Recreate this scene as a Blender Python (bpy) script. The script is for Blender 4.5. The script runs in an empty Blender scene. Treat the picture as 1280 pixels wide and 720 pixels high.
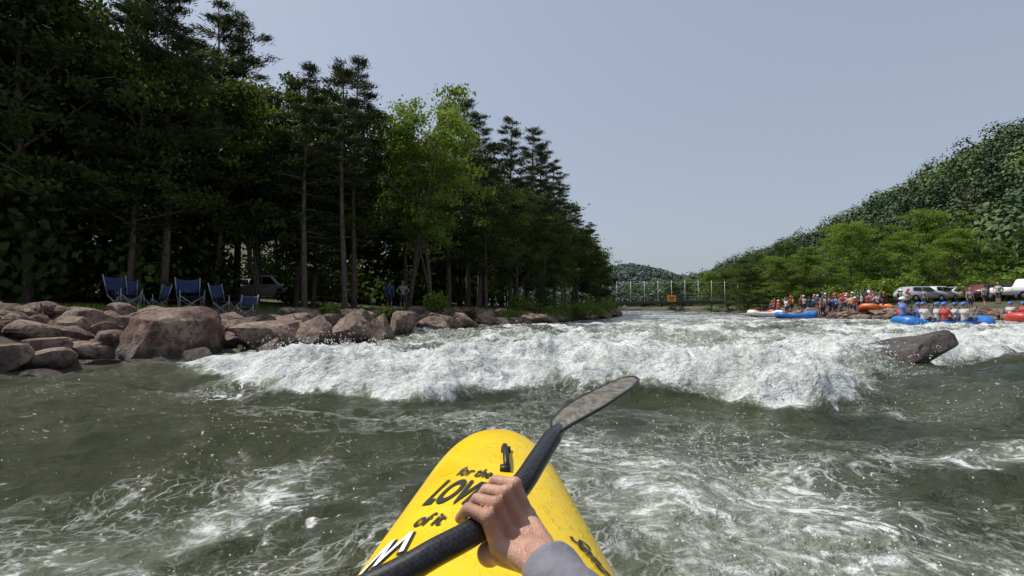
import bpy, bmesh, math, random
import numpy as np
from mathutils import Vector, Matrix, noise as mnoise
random.seed(5)
rng = np.random.default_rng(11)
scene = bpy.context.scene
COL = scene.collection

# ---------------------------------------------------------------- helpers
def link(o, parent=None):
    COL.objects.link(o)
    if parent is not None: o.parent = parent
    return o

def mesh_np(name, V, Q, mats=(), mi=None, smooth=True, attrs=None):
    V = np.asarray(V, dtype=np.float32); Q = np.asarray(Q, dtype=np.int32)
    me = bpy.data.meshes.new(name)
    me.vertices.add(len(V)); me.vertices.foreach_set('co', V.ravel())
    me.loops.add(len(Q)*4); me.loops.foreach_set('vertex_index', Q.ravel())
    me.polygons.add(len(Q))
    me.polygons.foreach_set('loop_start', np.arange(0, len(Q)*4, 4, dtype=np.int32))
    for m in mats: me.materials.append(m)
    if mi is not None: me.polygons.foreach_set('material_index', np.asarray(mi, dtype=np.int32))
    me.polygons.foreach_set('use_smooth', np.full(len(Q), smooth, dtype=bool))
    if attrs:
        for k, a in attrs.items():
            at = me.attributes.new(k, 'FLOAT', 'POINT'); at.data.foreach_set('value', np.asarray(a, dtype=np.float32))
    me.update(calc_edges=True)
    return me

def obj(name, me, parent=None, loc=(0,0,0), rot=(0,0,0), scale=(1,1,1)):
    o = bpy.data.objects.new(name, me); o.location = loc; o.rotation_euler = rot; o.scale = scale
    return link(o, parent)

def empty(name, loc=(0,0,0), rot=(0,0,0)):
    o = bpy.data.objects.new(name, None); o.location = loc; o.rotation_euler = rot; o.empty_display_size = .2
    return link(o)

def vnoise(x, y, seed=0):
    ix = np.floor(x).astype(np.int64); iy = np.floor(y).astype(np.int64)
    fx = x-ix; fy = y-iy
    def h(a, b):
        k = (a*374761393 + b*668265263 + seed*97463477) & 0xffffffff
        k = ((k ^ (k >> 13))*1274126177) & 0xffffffff
        return ((k ^ (k >> 16)) & 0xffffff)/float(0xffffff)*2-1
    ux = fx**3*(fx*(fx*6-15)+10); uy = fy**3*(fy*(fy*6-15)+10)
    a = h(ix, iy); b = h(ix+1, iy); c = h(ix, iy+1); d = h(ix+1, iy+1)
    return (a*(1-ux)+b*ux)*(1-uy)+(c*(1-ux)+d*ux)*uy

def fbm(x, y, octs=4, seed=0, gain=.5, ridged=False):
    s = 0; a = 1; tot = 0
    for i in range(octs):
        n = vnoise(x, y, seed+i*17)
        if ridged: n = 1-2*np.abs(n)
        s = s+a*n; tot += a; a *= gain
        x, y = (x*.8-y*.6)*2.03+3.1, (x*.6+y*.8)*2.03-7.7
    return s/tot

def sstep(e0, e1, x):
    t = np.clip((x-e0)/(e1-e0), 0, 1); return t*t*(3-2*t)

class Geo:
    def __init__(s): s.V=[]; s.Q=[]; s.M=[]; s.R=[]; s.n=0
    def add(s, V, Q, m=0, r=None):
        V = np.asarray(V, float); Q = np.asarray(Q, int)
        s.V.append(V); s.Q.append(Q+s.n); s.M.append(np.full(len(Q), m))
        s.R.append(np.full(len(V), .5) if r is None else r); s.n += len(V)
    def tube(s, pts, rad, n=6, m=0, caps=True):
        V, Q = tube(pts, rad, n, caps); s.add(V, Q, m)
    def box(s, c, size, m=0, rot=0.0):
        c = np.array(c, float); h = np.array(size, float)/2
        P = np.array([[x,y,z] for z in (-1,1) for x,y in ((-1,-1),(1,-1),(1,1),(-1,1))], float)*h
        ca, sa = math.cos(rot), math.sin(rot)
        P = np.stack([P[:,0]*ca-P[:,1]*sa, P[:,0]*sa+P[:,1]*ca, P[:,2]], 1)+c
        s.add(P, [[3,2,1,0],[4,5,6,7],[0,1,5,4],[1,2,6,5],[2,3,7,6],[3,0,4,7]], m)
    def mesh(s, name, mats, smooth=True):
        return mesh_np(name, np.concatenate(s.V), np.concatenate(s.Q), mats, np.concatenate(s.M), smooth, {'rnd': np.concatenate(s.R)})

def tube(pts, rad, n=6, caps=True, closed=False):
    pts = np.asarray(pts, float); m = len(pts)
    rad = np.broadcast_to(np.asarray(rad, float), (m,)).copy()
    if caps and not closed:
        pts = np.concatenate([pts[:1], pts, pts[-1:]]); rad = np.concatenate([[1e-4], rad, [1e-4]]); m += 2
    if closed: T = np.roll(pts,-1,0)-np.roll(pts,1,0)
    else:
        T = np.gradient(pts, axis=0)
        if caps: T[0]=T[1]=pts[2]-pts[1]; T[-1]=T[-2]=pts[-2]-pts[-3]
    T /= (np.linalg.norm(T, axis=1, keepdims=True)+1e-9)
    ref = np.array([0,0,1.0]) if abs(T[:,2]).mean() < .8 else np.array([1.0,0,0])
    A = np.cross(T, ref); A /= (np.linalg.norm(A, axis=1, keepdims=True)+1e-9)
    B = np.cross(T, A)
    th = np.linspace(0, 2*np.pi, n, endpoint=False)
    V = pts[:,None,:]+rad[:,None,None]*(np.cos(th)[None,:,None]*A[:,None,:]+np.sin(th)[None,:,None]*B[:,None,:])
    idx = np.arange(m*n).reshape(m, n)
    a = idx if closed else idx[:-1]; b = np.roll(idx,-1,0) if closed else idx[1:]
    Q = np.stack([a, np.roll(a,-1,1), np.roll(b,-1,1), b], -1).reshape(-1,4)
    return V.reshape(-1,3), Q

def capsule(a, b, ra, rb, n=14):
    a = np.array(a, float); b = np.array(b, float)
    d = b-a; L = np.linalg.norm(d)
    t = d/L if L > 1e-6 else np.array([0,0,1.0])
    P=[]; R=[]
    for k in range(0, 7):
        an = -math.pi/2+k*math.pi/12
        P.append(a+t*ra*math.sin(an)); R.append(max(ra*math.cos(an), 1e-4))
    for k in range(1, 7):
        an = k*math.pi/12
        P.append(b+t*rb*math.sin(an)); R.append(max(rb*math.cos(an), 1e-4))
    P[0] -= t*1e-4
    pts = np.array(P); rad = np.array(R)
    ref = np.array([0,0,1.0]) if abs(t[2]) < .8 else np.array([1.0,0,0])
    A = np.cross(t, ref); A /= np.linalg.norm(A); B = np.cross(t, A)
    th = np.linspace(0, 2*np.pi, n, endpoint=False)
    V = pts[:,None,:]+rad[:,None,None]*(np.cos(th)[None,:,None]*A+np.sin(th)[None,:,None]*B)
    m=len(pts); idx=np.arange(m*n).reshape(m,n); a_=idx[:-1]; b_=idx[1:]
    Q=np.stack([a_,np.roll(a_,-1,1),np.roll(b_,-1,1),b_],-1).reshape(-1,4)
    return V.reshape(-1,3), Q

def fused(name, segs, voxel, mats, smooth_it=3):
    """one continuous skin grown round tapered limbs; segs: (a,b,ra,rb,mat)"""
    g = Geo()
    for a,b,ra,rb,l in segs:
        V,Q = capsule(a,b,ra,rb); g.add(V,Q)
    me = g.mesh('tmp', [])
    o = obj('tmp', me)
    r = o.modifiers.new('r','REMESH'); r.mode='VOXEL'; r.voxel_size=voxel
    sm = o.modifiers.new('s','SMOOTH'); sm.factor=.5; sm.iterations=smooth_it
    dg = bpy.context.evaluated_depsgraph_get()
    m2 = bpy.data.meshes.new_from_object(o.evaluated_get(dg)); m2.name = name
    bpy.data.objects.remove(o)
    m2.materials.clear()
    for m in mats: m2.materials.append(m)
    n = len(m2.polygons)
    C = np.zeros(n*3, dtype=np.float32); m2.polygons.foreach_get('center', C); C = C.reshape(-1,3)
    best = np.full(n, 1e9); lab = np.zeros(n, int)
    for a,b,ra,rb,l in segs:
        a=np.array(a,float); b=np.array(b,float); d=b-a; L2=d@d+1e-12
        t=np.clip(((C-a)@d)/L2,0,1); D=np.linalg.norm(C-a-t[:,None]*d,axis=1)-(ra+(rb-ra)*t)
        k=D<best; best[k]=D[k]; lab[k]=l
    m2.polygons.foreach_set('material_index', lab.astype(np.int32))
    m2.polygons.foreach_set('use_smooth', np.ones(n, dtype=bool))
    return m2

# ---------------------------------------------------------------- materials
class NT:
    def __init__(s, name):
        s.mat = bpy.data.materials.new(name); s.mat.use_nodes=True
        s.t = s.mat.node_tree; s.t.nodes.clear()
        s.out = s.t.nodes.new('ShaderNodeOutputMaterial')
    def n(s, typ, ins=None, **props):
        nd = s.t.nodes.new('ShaderNode'+typ)
        for k,v in props.items(): setattr(nd,k,v)
        for k,v in (ins or {}).items():
            if isinstance(v, bpy.types.NodeSocket): s.t.links.new(v, nd.inputs[k])
            else: nd.inputs[k].default_value = v
        return nd
    def m(s, op, a, b=0.0, c=None, clamp=False):
        ins={0:a,1:b}
        if c is not None: ins[2]=c
        return s.n('Math', ins, operation=op, use_clamp=clamp).outputs[0]
    def ss(s, e0, e1, x):
        return s.n('MapRange', {'Value':x,'From Min':e0,'From Max':e1,'To Min':0.0,'To Max':1.0}, interpolation_type='SMOOTHSTEP').outputs[0]
    def noise(s, vec, scale, detail=4, rough=.55, dist=0.0):
        return s.n('TexNoise', {'Vector':vec,'Scale':scale,'Detail':detail,'Roughness':rough,'Distortion':dist}).outputs
    def mix(s, f, a, b):
        return s.n('Mix', {0:f,6:a,7:b}, data_type='RGBA').outputs[2]
    def bsdf(s, **ins):
        p = s.n('BsdfPrincipled', {k.replace('_',' '):v for k,v in ins.items()})
        return p
    def done(s, sh):
        s.t.links.new(sh, s.out.inputs[0]); return s.mat

def c4(r,g,b): return (r,g,b,1.0)

def simple(name, col, rough=.6, var=.15, scale=8, bump=0.0, metal=0.0, objcol=False, spec=.5):
    t = NT(name)
    co = t.n('TexCoord').outputs['Object']
    nz = t.noise(co, scale, 5)[0]
    v = t.n('MapRange', {'Value':nz,'From Min':.3,'From Max':.7,'To Min':1-var,'To Max':1+var}).outputs[0]
    base = t.n('ObjectInfo').outputs['Color'] if objcol else t.n('RGB').outputs[0]
    if not objcol: base.default_value = c4(*col)
    mx = t.n('VectorMath', {0:base}, operation='SCALE'); t.t.links.new(v, mx.inputs['Scale'])
    p = t.bsdf(Base_Color=mx.outputs[0], Roughness=rough, Metallic=metal)
    p.inputs['Specular IOR Level'].default_value = spec
    if bump:
        b = t.n('Bump', {'Height':nz,'Strength':bump,'Distance':.02}); t.t.links.new(b.outputs[0], p.inputs['Normal'])
    return t.done(p.outputs[0])

def leaf_mat(name, c1, c2, c3, trans=.35, haze=None):
    t = NT(name)
    r = t.n('Attribute', attribute_name='rnd').outputs['Fac']
    orn = t.n('ObjectInfo').outputs['Random']
    k = t.m('ADD', t.m('MULTIPLY', r, .75), t.m('MULTIPLY', orn, .25))
    cr = t.n('ValToRGB', {0:k})
    e = cr.color_ramp.elements; e[0].position=.1; e[0].color=c4(*c1); e[1].position=.95; e[1].color=c4(*c3)
    m = cr.color_ramp.elements.new(.5); m.color=c4(*c2)
    col = cr.outputs[0]
    p = t.bsdf(Base_Color=col, Roughness=.6); p.inputs['Specular IOR Level'].default_value=.2
    if trans<=0: return t.done(p.outputs[0])
    tr = t.n('BsdfTranslucent', {'Color': t.mix(.5, col, c4(c3[0]*1.5,c3[1]*1.5,c3[2]*.6))})
    mx = t.n('MixShader', {0:trans}); t.t.links.new(p.outputs[0], mx.inputs[1]); t.t.links.new(tr.outputs[0], mx.inputs[2])
    return t.done(mx.outputs[0])

M_leaf = leaf_mat('leaf_broad', (.020,.036,.012), (.045,.078,.018), (.095,.14,.03))
M_leafb = leaf_mat('leaf_bright', (.055,.10,.018), (.125,.20,.03), (.21,.29,.05), .35)
M_pine = leaf_mat('pine_needles', (.018,.031,.014), (.036,.054,.022), (.075,.098,.036), .15)
M_hill_haze = leaf_mat('hill_foliage_hazed', (.034,.062,.032), (.066,.108,.042), (.13,.18,.06), 0)  # greens lightened slightly, a little aerial haze painted into the colour
M_far_haze = leaf_mat('far_foliage_hazed', (.10,.135,.125), (.12,.16,.135), (.145,.185,.15), 0)  # pale bluish aerial haze of the far hills painted into the leaf colours
M_mid_haze = leaf_mat('mid_foliage_hazed', (.062,.10,.07), (.088,.132,.085), (.12,.165,.095), 0)  # distance haze painted into these leaf colours, weaker than on the farthest hills

def bark():
    t = NT('bark'); co=t.n('TexCoord').outputs['Object']
    mp = t.n('Mapping', {'Vector':co,'Scale':(6,6,1.2)}).outputs[0]
    nz = t.noise(mp, 3, 6, .65)[0]
    col = t.mix(t.ss(.35,.65,nz), c4(.045,.034,.026), c4(.17,.14,.11))
    p = t.bsdf(Base_Color=col, Roughness=.9)
    b = t.n('Bump', {'Height':nz,'Strength':.7,'Distance':.04}); t.t.links.new(b.outputs[0], p.inputs['Normal'])
    return t.done(p.outputs[0])
M_bark = bark()

def rockmat(name='river_rock', dark=False):
    t = NT(name)
    geo = t.n('NewGeometry'); pos = geo.outputs['Position']
    orn = t.n('ObjectInfo').outputs['Random']
    big = t.noise(pos, 1.6, 4, .6, .6)[0]
    fine = t.noise(pos, 8, 6, .72, .4)[0]
    spk = t.noise(pos, 42, 3, .7)[0]
    a = t.mix(orn, c4(.16,.075,.053), c4(.24,.17,.13))
    b = t.mix(t.ss(.42,.6,big), a, c4(.35,.255,.195))
    c = t.mix(t.m('MULTIPLY', t.ss(.46,.62,fine), .9), b, c4(.06,.042,.035))
    d = t.mix(t.m('MULTIPLY', t.ss(.54,.7,spk), .55), c, c4(.42,.37,.31))
    z = t.n('SeparateXYZ', {0:pos}).outputs[2]
    wet = t.m('SUBTRACT', 1.0, t.ss(.12,.42, t.m('ADD', z, t.m('MULTIPLY', t.m('SUBTRACT', big, .5), .7))))
    if dark: wet = t.m('MAXIMUM', wet, .92)
    wc = t.n('VectorMath', {0:d}, operation='SCALE'); wc.inputs['Scale'].default_value=.28
    e = t.mix(wet, d, wc.outputs[0])
    rg = t.n('MapRange', {'Value':wet,'To Min':.85,'To Max':.25}).outputs[0]
    p = t.bsdf(Base_Color=e, Roughness=rg)
    h = t.m('ADD', fine, t.m('MULTIPLY', spk, .35))
    bm = t.n('Bump', {'Height':h,'Strength':1.0,'Distance':.08}); t.t.links.new(bm.outputs[0], p.inputs['Normal'])
    return t.done(p.outputs[0])
M_rock = rockmat(); M_wrock = rockmat('wet_rock', True)

def groundmat():
    t = NT('ground_soil'); pos = t.n('NewGeometry').outputs['Position']
    a = t.noise(pos, .35, 6, .6)[0]; f = t.noise(pos, 6, 8, .7)[0]
    col = t.mix(t.ss(.42,.6,a), c4(.10,.075,.05), c4(.05,.075,.022))
    col = t.mix(t.m('MULTIPLY', t.ss(.5,.7,f),.5), col, c4(.16,.13,.09))
    z = t.n('SeparateXYZ', {0:pos}).outputs[2]
    col = t.mix(t.m('SUBTRACT',1.0,t.ss(.5,.9,z)), col, c4(.05,.035,.026))
    p = t.bsdf(Base_Color=col, Roughness=.9)
    b = t.n('Bump', {'Height':f,'Strength':.8,'Distance':.08}); t.t.links.new(b.outputs[0], p.inputs['Normal'])
    return t.done(p.outputs[0])
M_ground = groundmat()

def watermat():
    t = NT('river_water')
    pos = t.n('NewGeometry').outputs['Position']
    mask = t.n('Attribute', attribute_name='foam').outputs['Fac']
    aer = t.n('Attribute', attribute_name='aer').outputs['Fac']
    w0 = t.noise(pos, .9, 3, .6)[1]
    w1 = t.n('VectorMath', {0:w0,1:(.5,.5,.5)}, operation='SUBTRACT').outputs[0]
    sc = t.n('VectorMath', {0:w1}, operation='SCALE'); sc.inputs['Scale'].default_value=1.1
    wp = t.n('VectorMath', {0:pos,1:sc.outputs[0]}, operation='ADD').outputs[0]
    w2 = t.noise(pos, 6, 2, .6)[1]
    w3 = t.n('VectorMath', {0:w2,1:(.5,.5,.5)}, operation='SUBTRACT').outputs[0]
    sc2 = t.n('VectorMath', {0:w3}, operation='SCALE'); sc2.inputs['Scale'].default_value=.16
    wq = t.n('VectorMath', {0:wp,1:sc2.outputs[0]}, operation='ADD').outputs[0]
    st = t.n('Mapping', {'Vector':wq,'Rotation':(0,0,.35),'Scale':(1.0,.6,1.0)}).outputs[0]
    n1 = t.noise(st, 1.8, 7, .68)[0]
    n2 = t.noise(wp, 11, 5, .7)[0]
    n3 = t.noise(wp, .8, 3, .6)[0]
    v1 = t.n('TexVoronoi', {'Vector':st,'Scale':4.5}, feature='DISTANCE_TO_EDGE').outputs['Distance']
    v2 = t.n('TexVoronoi', {'Vector':wq,'Scale':15.0}, feature='DISTANCE_TO_EDGE').outputs['Distance']
    thick = t.ss(.05,.34, t.m('ADD', t.m('ADD', mask, t.m('MULTIPLY', t.m('SUBTRACT', n1, .5), 2.2)), t.m('SUBTRACT', t.m('MULTIPLY', t.m('SUBTRACT', n2, .5), 1.7), .54)))
    wid = t.m('MULTIPLY', mask, .17)
    lace1 = t.m('SUBTRACT', 1.0, t.ss(0.0, 1.0, t.m('DIVIDE', v1, t.m('ADD', wid, .008))))
    lace2 = t.m('SUBTRACT', 1.0, t.ss(0.0, 1.0, t.m('DIVIDE', v2, t.m('ADD', t.m('MULTIPLY', mask, .28), .008))))
    lace = t.m('MAXIMUM', lace1, t.m('MULTIPLY', lace2, .8))
    gate = t.ss(.12,.45, t.m('ADD', mask, t.m('MULTIPLY', t.m('SUBTRACT', n3, .5), 1.8)))
    lf = t.m('MULTIPLY', t.m('MULTIPLY', lace, gate), t.ss(.36,.62, n2))
    vd = t.n('TexVoronoi', {'Vector':wp,'Scale':30.0}, feature='F1')
    vc = t.n('SeparateColor', {0:vd.outputs['Color']})
    dots = t.m('MULTIPLY', t.m('LESS_THAN', vd.outputs['Distance'], t.m('MULTIPLY', vc.outputs[1], .34)), t.m('GREATER_THAN', vc.outputs[0], .68))
    dots = t.m('MULTIPLY', dots, t.ss(.44,.58, n3))
    foam = t.m('MAXIMUM', t.m('MAXIMUM', t.m('MULTIPLY', thick, .96), t.m('MULTIPLY', lf, .75)), t.m('MULTIPLY', dots, .75), clamp=True)
    deep = t.mix(t.ss(.35,.65,n3), c4(.021,.028,.010), c4(.046,.053,.022))
    milky = t.m('MULTIPLY', aer, t.ss(.38,.82, t.m('ADD', n1, t.m('MULTIPLY', mask, .32))))
    wcol = t.mix(milky, deep, c4(.24,.26,.20))
    fn = t.noise(pos, 26, 4, .75)[0]
    fcol = t.mix(t.ss(.38,.62, t.m('ADD', t.m('MULTIPLY', fn, .5), t.m('MULTIPLY', n1, .5))), c4(.34,.375,.355), c4(.74,.76,.755))
    ripple = t.m('ADD', t.noise(pos, 4.6, 5, .62, .5)[0], t.m('MULTIPLY', fn, .22))
    b1 = t.n('Bump', {'Height':ripple,'Strength':.95,'Distance':.11}).outputs[0]
    pw = t.bsdf(Base_Color=wcol, Roughness=.06, IOR=1.33, Normal=b1)
    pf = t.bsdf(Base_Color=fcol, Roughness=.8, Normal=b1); pf.inputs['Specular IOR Level'].default_value=.3
    mx = t.n('MixShader', {0:foam}); t.t.links.new(pw.outputs[0], mx.inputs[1]); t.t.links.new(pf.outputs[0], mx.inputs[2])
    return t.done(mx.outputs[0])
M_water = watermat()
M_spray = simple('spray', (.8,.83,.84), .4, .05)

# ---------------------------------------------------------------- world, sun, camera
SUN_EL, SUN_AZ = math.radians(57), math.radians(-68)
w = bpy.data.worlds.new('World'); scene.world = w; w.use_nodes = True
nt = w.node_tree; nt.nodes.clear()
sky = nt.nodes.new('ShaderNodeTexSky'); sky.sky_type='NISHITA'; sky.sun_disc=False
sky.sun_elevation=SUN_EL; sky.sun_rotation=SUN_AZ; sky.air_density=1.2; sky.dust_density=2.0; sky.ozone_density=2.5
hs = nt.nodes.new('ShaderNodeHueSaturation'); hs.inputs['Saturation'].default_value=.72
hz = nt.nodes.new('ShaderNodeMix'); hz.data_type='RGBA'; hz.inputs[0].default_value=.55; hz.inputs[7].default_value=(3.45,3.85,4.75,1)
bg = nt.nodes.new('ShaderNodeBackground'); bg.inputs[1].default_value=.122
wo = nt.nodes.new('ShaderNodeOutputWorld')
nt.links.new(sky.outputs[0], hs.inputs['Color']); nt.links.new(hs.outputs[0], hz.inputs[6]); nt.links.new(hz.outputs[2], bg.inputs[0]); nt.links.new(bg.outputs[0], wo.inputs[0])
sl = bpy.data.lights.new('sun','SUN'); sl.energy=4.3; sl.angle=math.radians(.6); sl.color=(1.0,.95,.87)
so = bpy.data.objects.new('sun', sl); link(so)
ts = Vector((math.sin(SUN_AZ)*math.cos(SUN_EL), math.cos(SUN_AZ)*math.cos(SUN_EL), math.sin(SUN_EL)))
so.rotation_euler = ts.to_track_quat('Z','Y').to_euler()
scene.view_settings.view_transform='Standard'; scene.view_settings.look='None'; scene.view_settings.exposure=0

cam = bpy.data.cameras.new('camera'); cam.sensor_width=36; cam.lens=18; cam.clip_start=.02; cam.clip_end=5000
co_ = bpy.data.objects.new('camera', cam); co_.location=(0,0,1.0); co_.rotation_euler=(math.radians(90+2.24),0,0); link(co_)
scene.camera = co_

# ---------------------------------------------------------------- terrain
LY=[-60,-20,0,6,9.5,14,21,28,43,60,90,130,200,300]; LX=[-12,-10,-8.5,-7.4,-6.6,-5.2,-3.2,-.6,7,12,17,20,24,20]
RY=[-60,0,20,28,40,58,75,90,130,200,300];           RX=[60,48,40,34,27.5,28.5,36,44,50,46,36]
def xl(y): return np.interp(y, LY, LX)
def xr(y): return np.interp(y, RY, RX)
def ground_z(x, y):
    x=np.asarray(x,float); y=np.asarray(y,float)
    s1 = xl(y)-x; s2 = x-xr(y)
    z1 = np.interp(s1, [-4,-1.5,0,1.5,4,12,30,60,140,600],[-1.5,-.9,-.15,.45,.84,1.02,2.0,8,34,60])
    H = np.interp(y, [-50,150,210,300,450,900],[46,46,34,18,8,4])
    z2 = np.interp(s2, [-4,-1.5,0,2,6,12,35],[-1.5,-.9,-.1,.5,.9,1.4,2.1]) + H*sstep(30,120,s2)*(1+.22*fbm(x*.022,y*.022,3,5))
    z = np.maximum(z1,z2)
    return z+.10*fbm(x*.5,y*.5,4,3)*sstep(-.2,1,z)
def warp_axis(a,b,n,p=2.2,c=0):
    u=np.linspace(-1,1,n); return c+np.where(u<0,-(np.abs(u)**p)*(c-a), (np.abs(u)**p)*(b-c))
gx=warp_axis(-1500,1500,320,3,8); gy=np.concatenate([np.linspace(-300,-20,10,endpoint=False),np.linspace(-20,120,260,endpoint=False),np.geomspace(120,3000,60)])
X,Y=np.meshgrid(gx,gy); Z=ground_z(X,Y)
def gridQ(ny,nx):
    i=np.arange(ny*nx).reshape(ny,nx); return np.stack([i[:-1,:-1],i[:-1,1:],i[1:,1:],i[1:,:-1]],-1).reshape(-1,4)
obj('ground', mesh_np('ground', np.stack([X,Y,Z],-1).reshape(-1,3), gridQ(*X.shape), [M_ground]))

# ---------------------------------------------------------------- river
FX=[-9,-6,-4.7,-2.8,-.9,.65,1.5,2.7,3.9,6.3,11.6,20]; FY=[9.8,8.8,7.7,6.2,5.7,6.8,6.2,4.7,5.5,7.8,11,15]
def water(x,y):
    f = np.interp(x,FX,FY)+.5*fbm(x*.9,y*.9,3,9)
    s = y-f
    d = np.hypot(x,y)
    far = sstep(20,70,d)
    rise = sstep(-.25,1.1,s)
    crestx = .74+.36*fbm(x*.6,y*.1,2,66)-.48*sstep(-1.6,-5.0,x)
    A = .40*crestx*(1-.55*sstep(1.4,3.8,s))*(1-.8*sstep(8,22,s))
    z = A*rise
    z -= .12*np.exp(-((s+.7)/.6)**2)
    z += .20*np.exp(-(x/3.0)**2-((y-.3)/2.6)**2)
    ramp = np.exp(-((x-7.3)/3.0)**4-((y-6.2-.12*(x-6))/1.35)**2)*sstep(3.4,5.2,x)
    z += .46*ramp
    ramp2 = np.exp(-((x-3.2)/1.2)**2-((y-3.3)/.8)**2); z += .13*ramp2
    z += .14*np.exp(-((x+3.2)/1.8)**2-((y-4.0)/.6)**2)
    z += .09*np.exp(-((x+1.5-.4*(y-2.6))/1.1)**2-((y-2.6)/.35)**2)
    white = sstep(-.1,.25,s)*(1-ramp)
    turb = white*(1-.75*sstep(10,30,s))*(1-.4*sstep(-1.6,-5,x))
    z += .06*fbm(x*.55+2,y*.8,3,21)*(1-far*.5)
    z += .050*fbm(x*1.5,y*1.9,4,5)*(1-.6*ramp)*(1-.6*far)
    z += .06*fbm(x*.8+9,y*1.25,3,15,.45,True)*(1-.7*ramp)*(1-far*.7)
    z += turb*(.18*fbm(x*1.2,y*1.4,4,31,.5,True)+.05*fbm(x*4.5,y*4.5,3,41,.6,True))
    z += .018*fbm(x*4,y*5,3,51,.55)*(1-.7*far)
    z += .12*np.sin(y*.9+x*.35+2*fbm(x*.2,y*.2,2,3))*sstep(4,9,s)*(1-far)
    streak = fbm(x*.45,y*.9,4,77)
    fo = white*(1.12-.42*sstep(2.0,5,s)-.12*sstep(9,30,s)-.20*sstep(30,75,s))
    fo += .80*streak*sstep(2.0,5,s)*white
    pre = (1-sstep(-.1,.25,s))
    near = .09+.32*fbm(x*.6,y*.6,3,91)
    for cx,cy,rx,ry,a in [(1.0,2.3,.75,1.1,.42),(.55,3.9,1.0,.6,.25),(-1.3,1.8,.8,.5,.24),(-.8,2.9,1.0,.5,.22),(-2.6,2.4,1.2,.3,.15),(2.1,1.7,1.0,.3,.2),(3.0,3.1,1.8,.22,.30),(-1.0,4.6,1.5,.35,.2),(1.6,4.6,.8,.35,.2),(-.5,1.2,.35,.5,.35),(.5,1.1,.35,.5,.3),(3.4,5.0,1.0,.35,.5),(-1.2,3.2,.15,1.6,.3)]:
        near = near+a*np.exp(-((x-cx)/rx)**2-((y-cy)/ry)**2)
    near -= .25*np.exp(-((x+3.5)/1.8)**2-((y-3.6)/1.2)**2)
    near = near*(1-.85*ramp)
    fo = fo+pre*near
    fo = fo*(1-.80*ramp)+ramp*(.08+.25*fbm(x*.5+y*.2,y*3.0,3,88))
    sh = sstep(-1.2,0,xl(y)-x+.4)
    fo = fo*(1-.75*sh); z = z*(1-.5*sh)
    aer = np.clip(.05+.9*sstep(.22,.7,fo)+.5*white,0,1)
    return z, fo, aer
nr,na=1050,1000
r=np.geomspace(1.2,420,nr); th=np.linspace(-math.radians(78),math.radians(78),na)
R_,T_=np.meshgrid(r,th,indexing='ij')
X=np.sin(T_)*R_; Y=np.cos(T_)*R_-2.6
Z,FO,AE=water(X,Y)
wm = mesh_np('river_water', np.stack([X,Y,Z],-1).reshape(-1,3), gridQ(nr,na)[:,::-1], [M_water], attrs={'foam':FO.ravel(),'aer':AE.ravel()})
obj('river_water', wm)
def wz(x,y): return float(water(np.array([float(x)]),np.array([float(y)]))[0][0])

# spray
bm=bmesh.new(); bmesh.ops.create_icosphere(bm,subdivisions=1,radius=1)
iv=np.array([v.co[:] for v in bm.verts]); it=np.array([[v.index for v in f.verts] for f in bm.faces]); bm.free()
V=[];T=[];k=0
def drop(c,r_):
    global k
    V.append(iv*r_*np.array([1,1,random.uniform(.8,1.6)])+c); T.append(it+k); k+=len(iv)
for i in range(190):
    x=random.uniform(-4.5,10); f=float(np.interp(x,FX,FY)); y=f+random.uniform(.3,3.0)
    if 4.6<x<10 and y<7.5: continue
    z=wz(x,y); big=random.random()**2
    for j in range(int(6+34*big)):
        h=abs(random.gauss(0,.07+.14*big))
        drop(np.array([x+random.gauss(0,.10+.10*big),y+random.gauss(0,.12),z+h]), random.uniform(.003,.009)*max(.3,1.4-h*1.5))
for i in range(800):
    a=random.choice([(4.9,6.9,.5,.6,.4),(6.2,7.0,.5,.8,.4),(-1.5,2.2,.1,1.2,.7),(.9,2.4,.1,.5,.7),(1.0,1.8,.1,.6,.4)])
    x=random.gauss(a[0],a[3]); y=random.gauss(a[1],a[4])
    if abs(x+.05)<.33 and y<1.8: continue
    drop(np.array([x,y,wz(x,y)+abs(random.gauss(0,.14))]), random.uniform(.0015,.004) if y<4 else random.uniform(.004,.009))
V=np.concatenate(V);T=np.concatenate(T)
me=bpy.data.meshes.new('water_spray'); me.from_pydata(V.tolist(),[],T.tolist()); me.materials.append(M_spray)
me.polygons.foreach_set('use_smooth',np.ones(len(T),dtype=bool)); obj('water_spray',me)

# ---------------------------------------------------------------- rocks
def rock_proto(seed,mat=None):
    rd=random.Random(seed); bm=bmesh.new(); bmesh.ops.create_icosphere(bm,subdivisions=5,radius=1)
    P=np.array([v.co[:] for v in bm.verts])
    for i in range(13):
        n=np.array([rd.gauss(0,1),rd.gauss(0,1),rd.gauss(0,.9)]); n/=np.linalg.norm(n); d=rd.uniform(.42,.78)
        e=np.maximum(0,P@n-d); P-=n*e[:,None]*.985
    off=Vector((seed*7.3,0,0))
    for i,v in enumerate(bm.verts):
        p=Vector(P[i]); q=mnoise.fractal(p*1.8+off,1.0,2.0,5)*.06+abs(mnoise.noise(p*3.5+off))*-.07
        v.co=p*(1+q)*1.1
    me=bpy.data.meshes.new('boulder')
    bm.to_mesh(me); bm.free(); me.materials.append(mat or M_rock)
    me.polygons.foreach_set('use_smooth',np.ones(len(me.polygons),dtype=bool))
    try: me.set_sharp_from_angle(angle=math.radians(26))
    except Exception: pass
    return me
RP=[rock_proto(s) for s in range(12)]
def boulder(x,y,z,sx,sy,sz,rz=None,rx=0,ry=0,p=None,me=None):
    me = me or RP[random.randrange(12) if p is None else p]
    return obj('boulder',me,None,(x,y,z),(rx,ry,random.uniform(0,6.28) if rz is None else rz),(sx,sy,sz))
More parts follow.
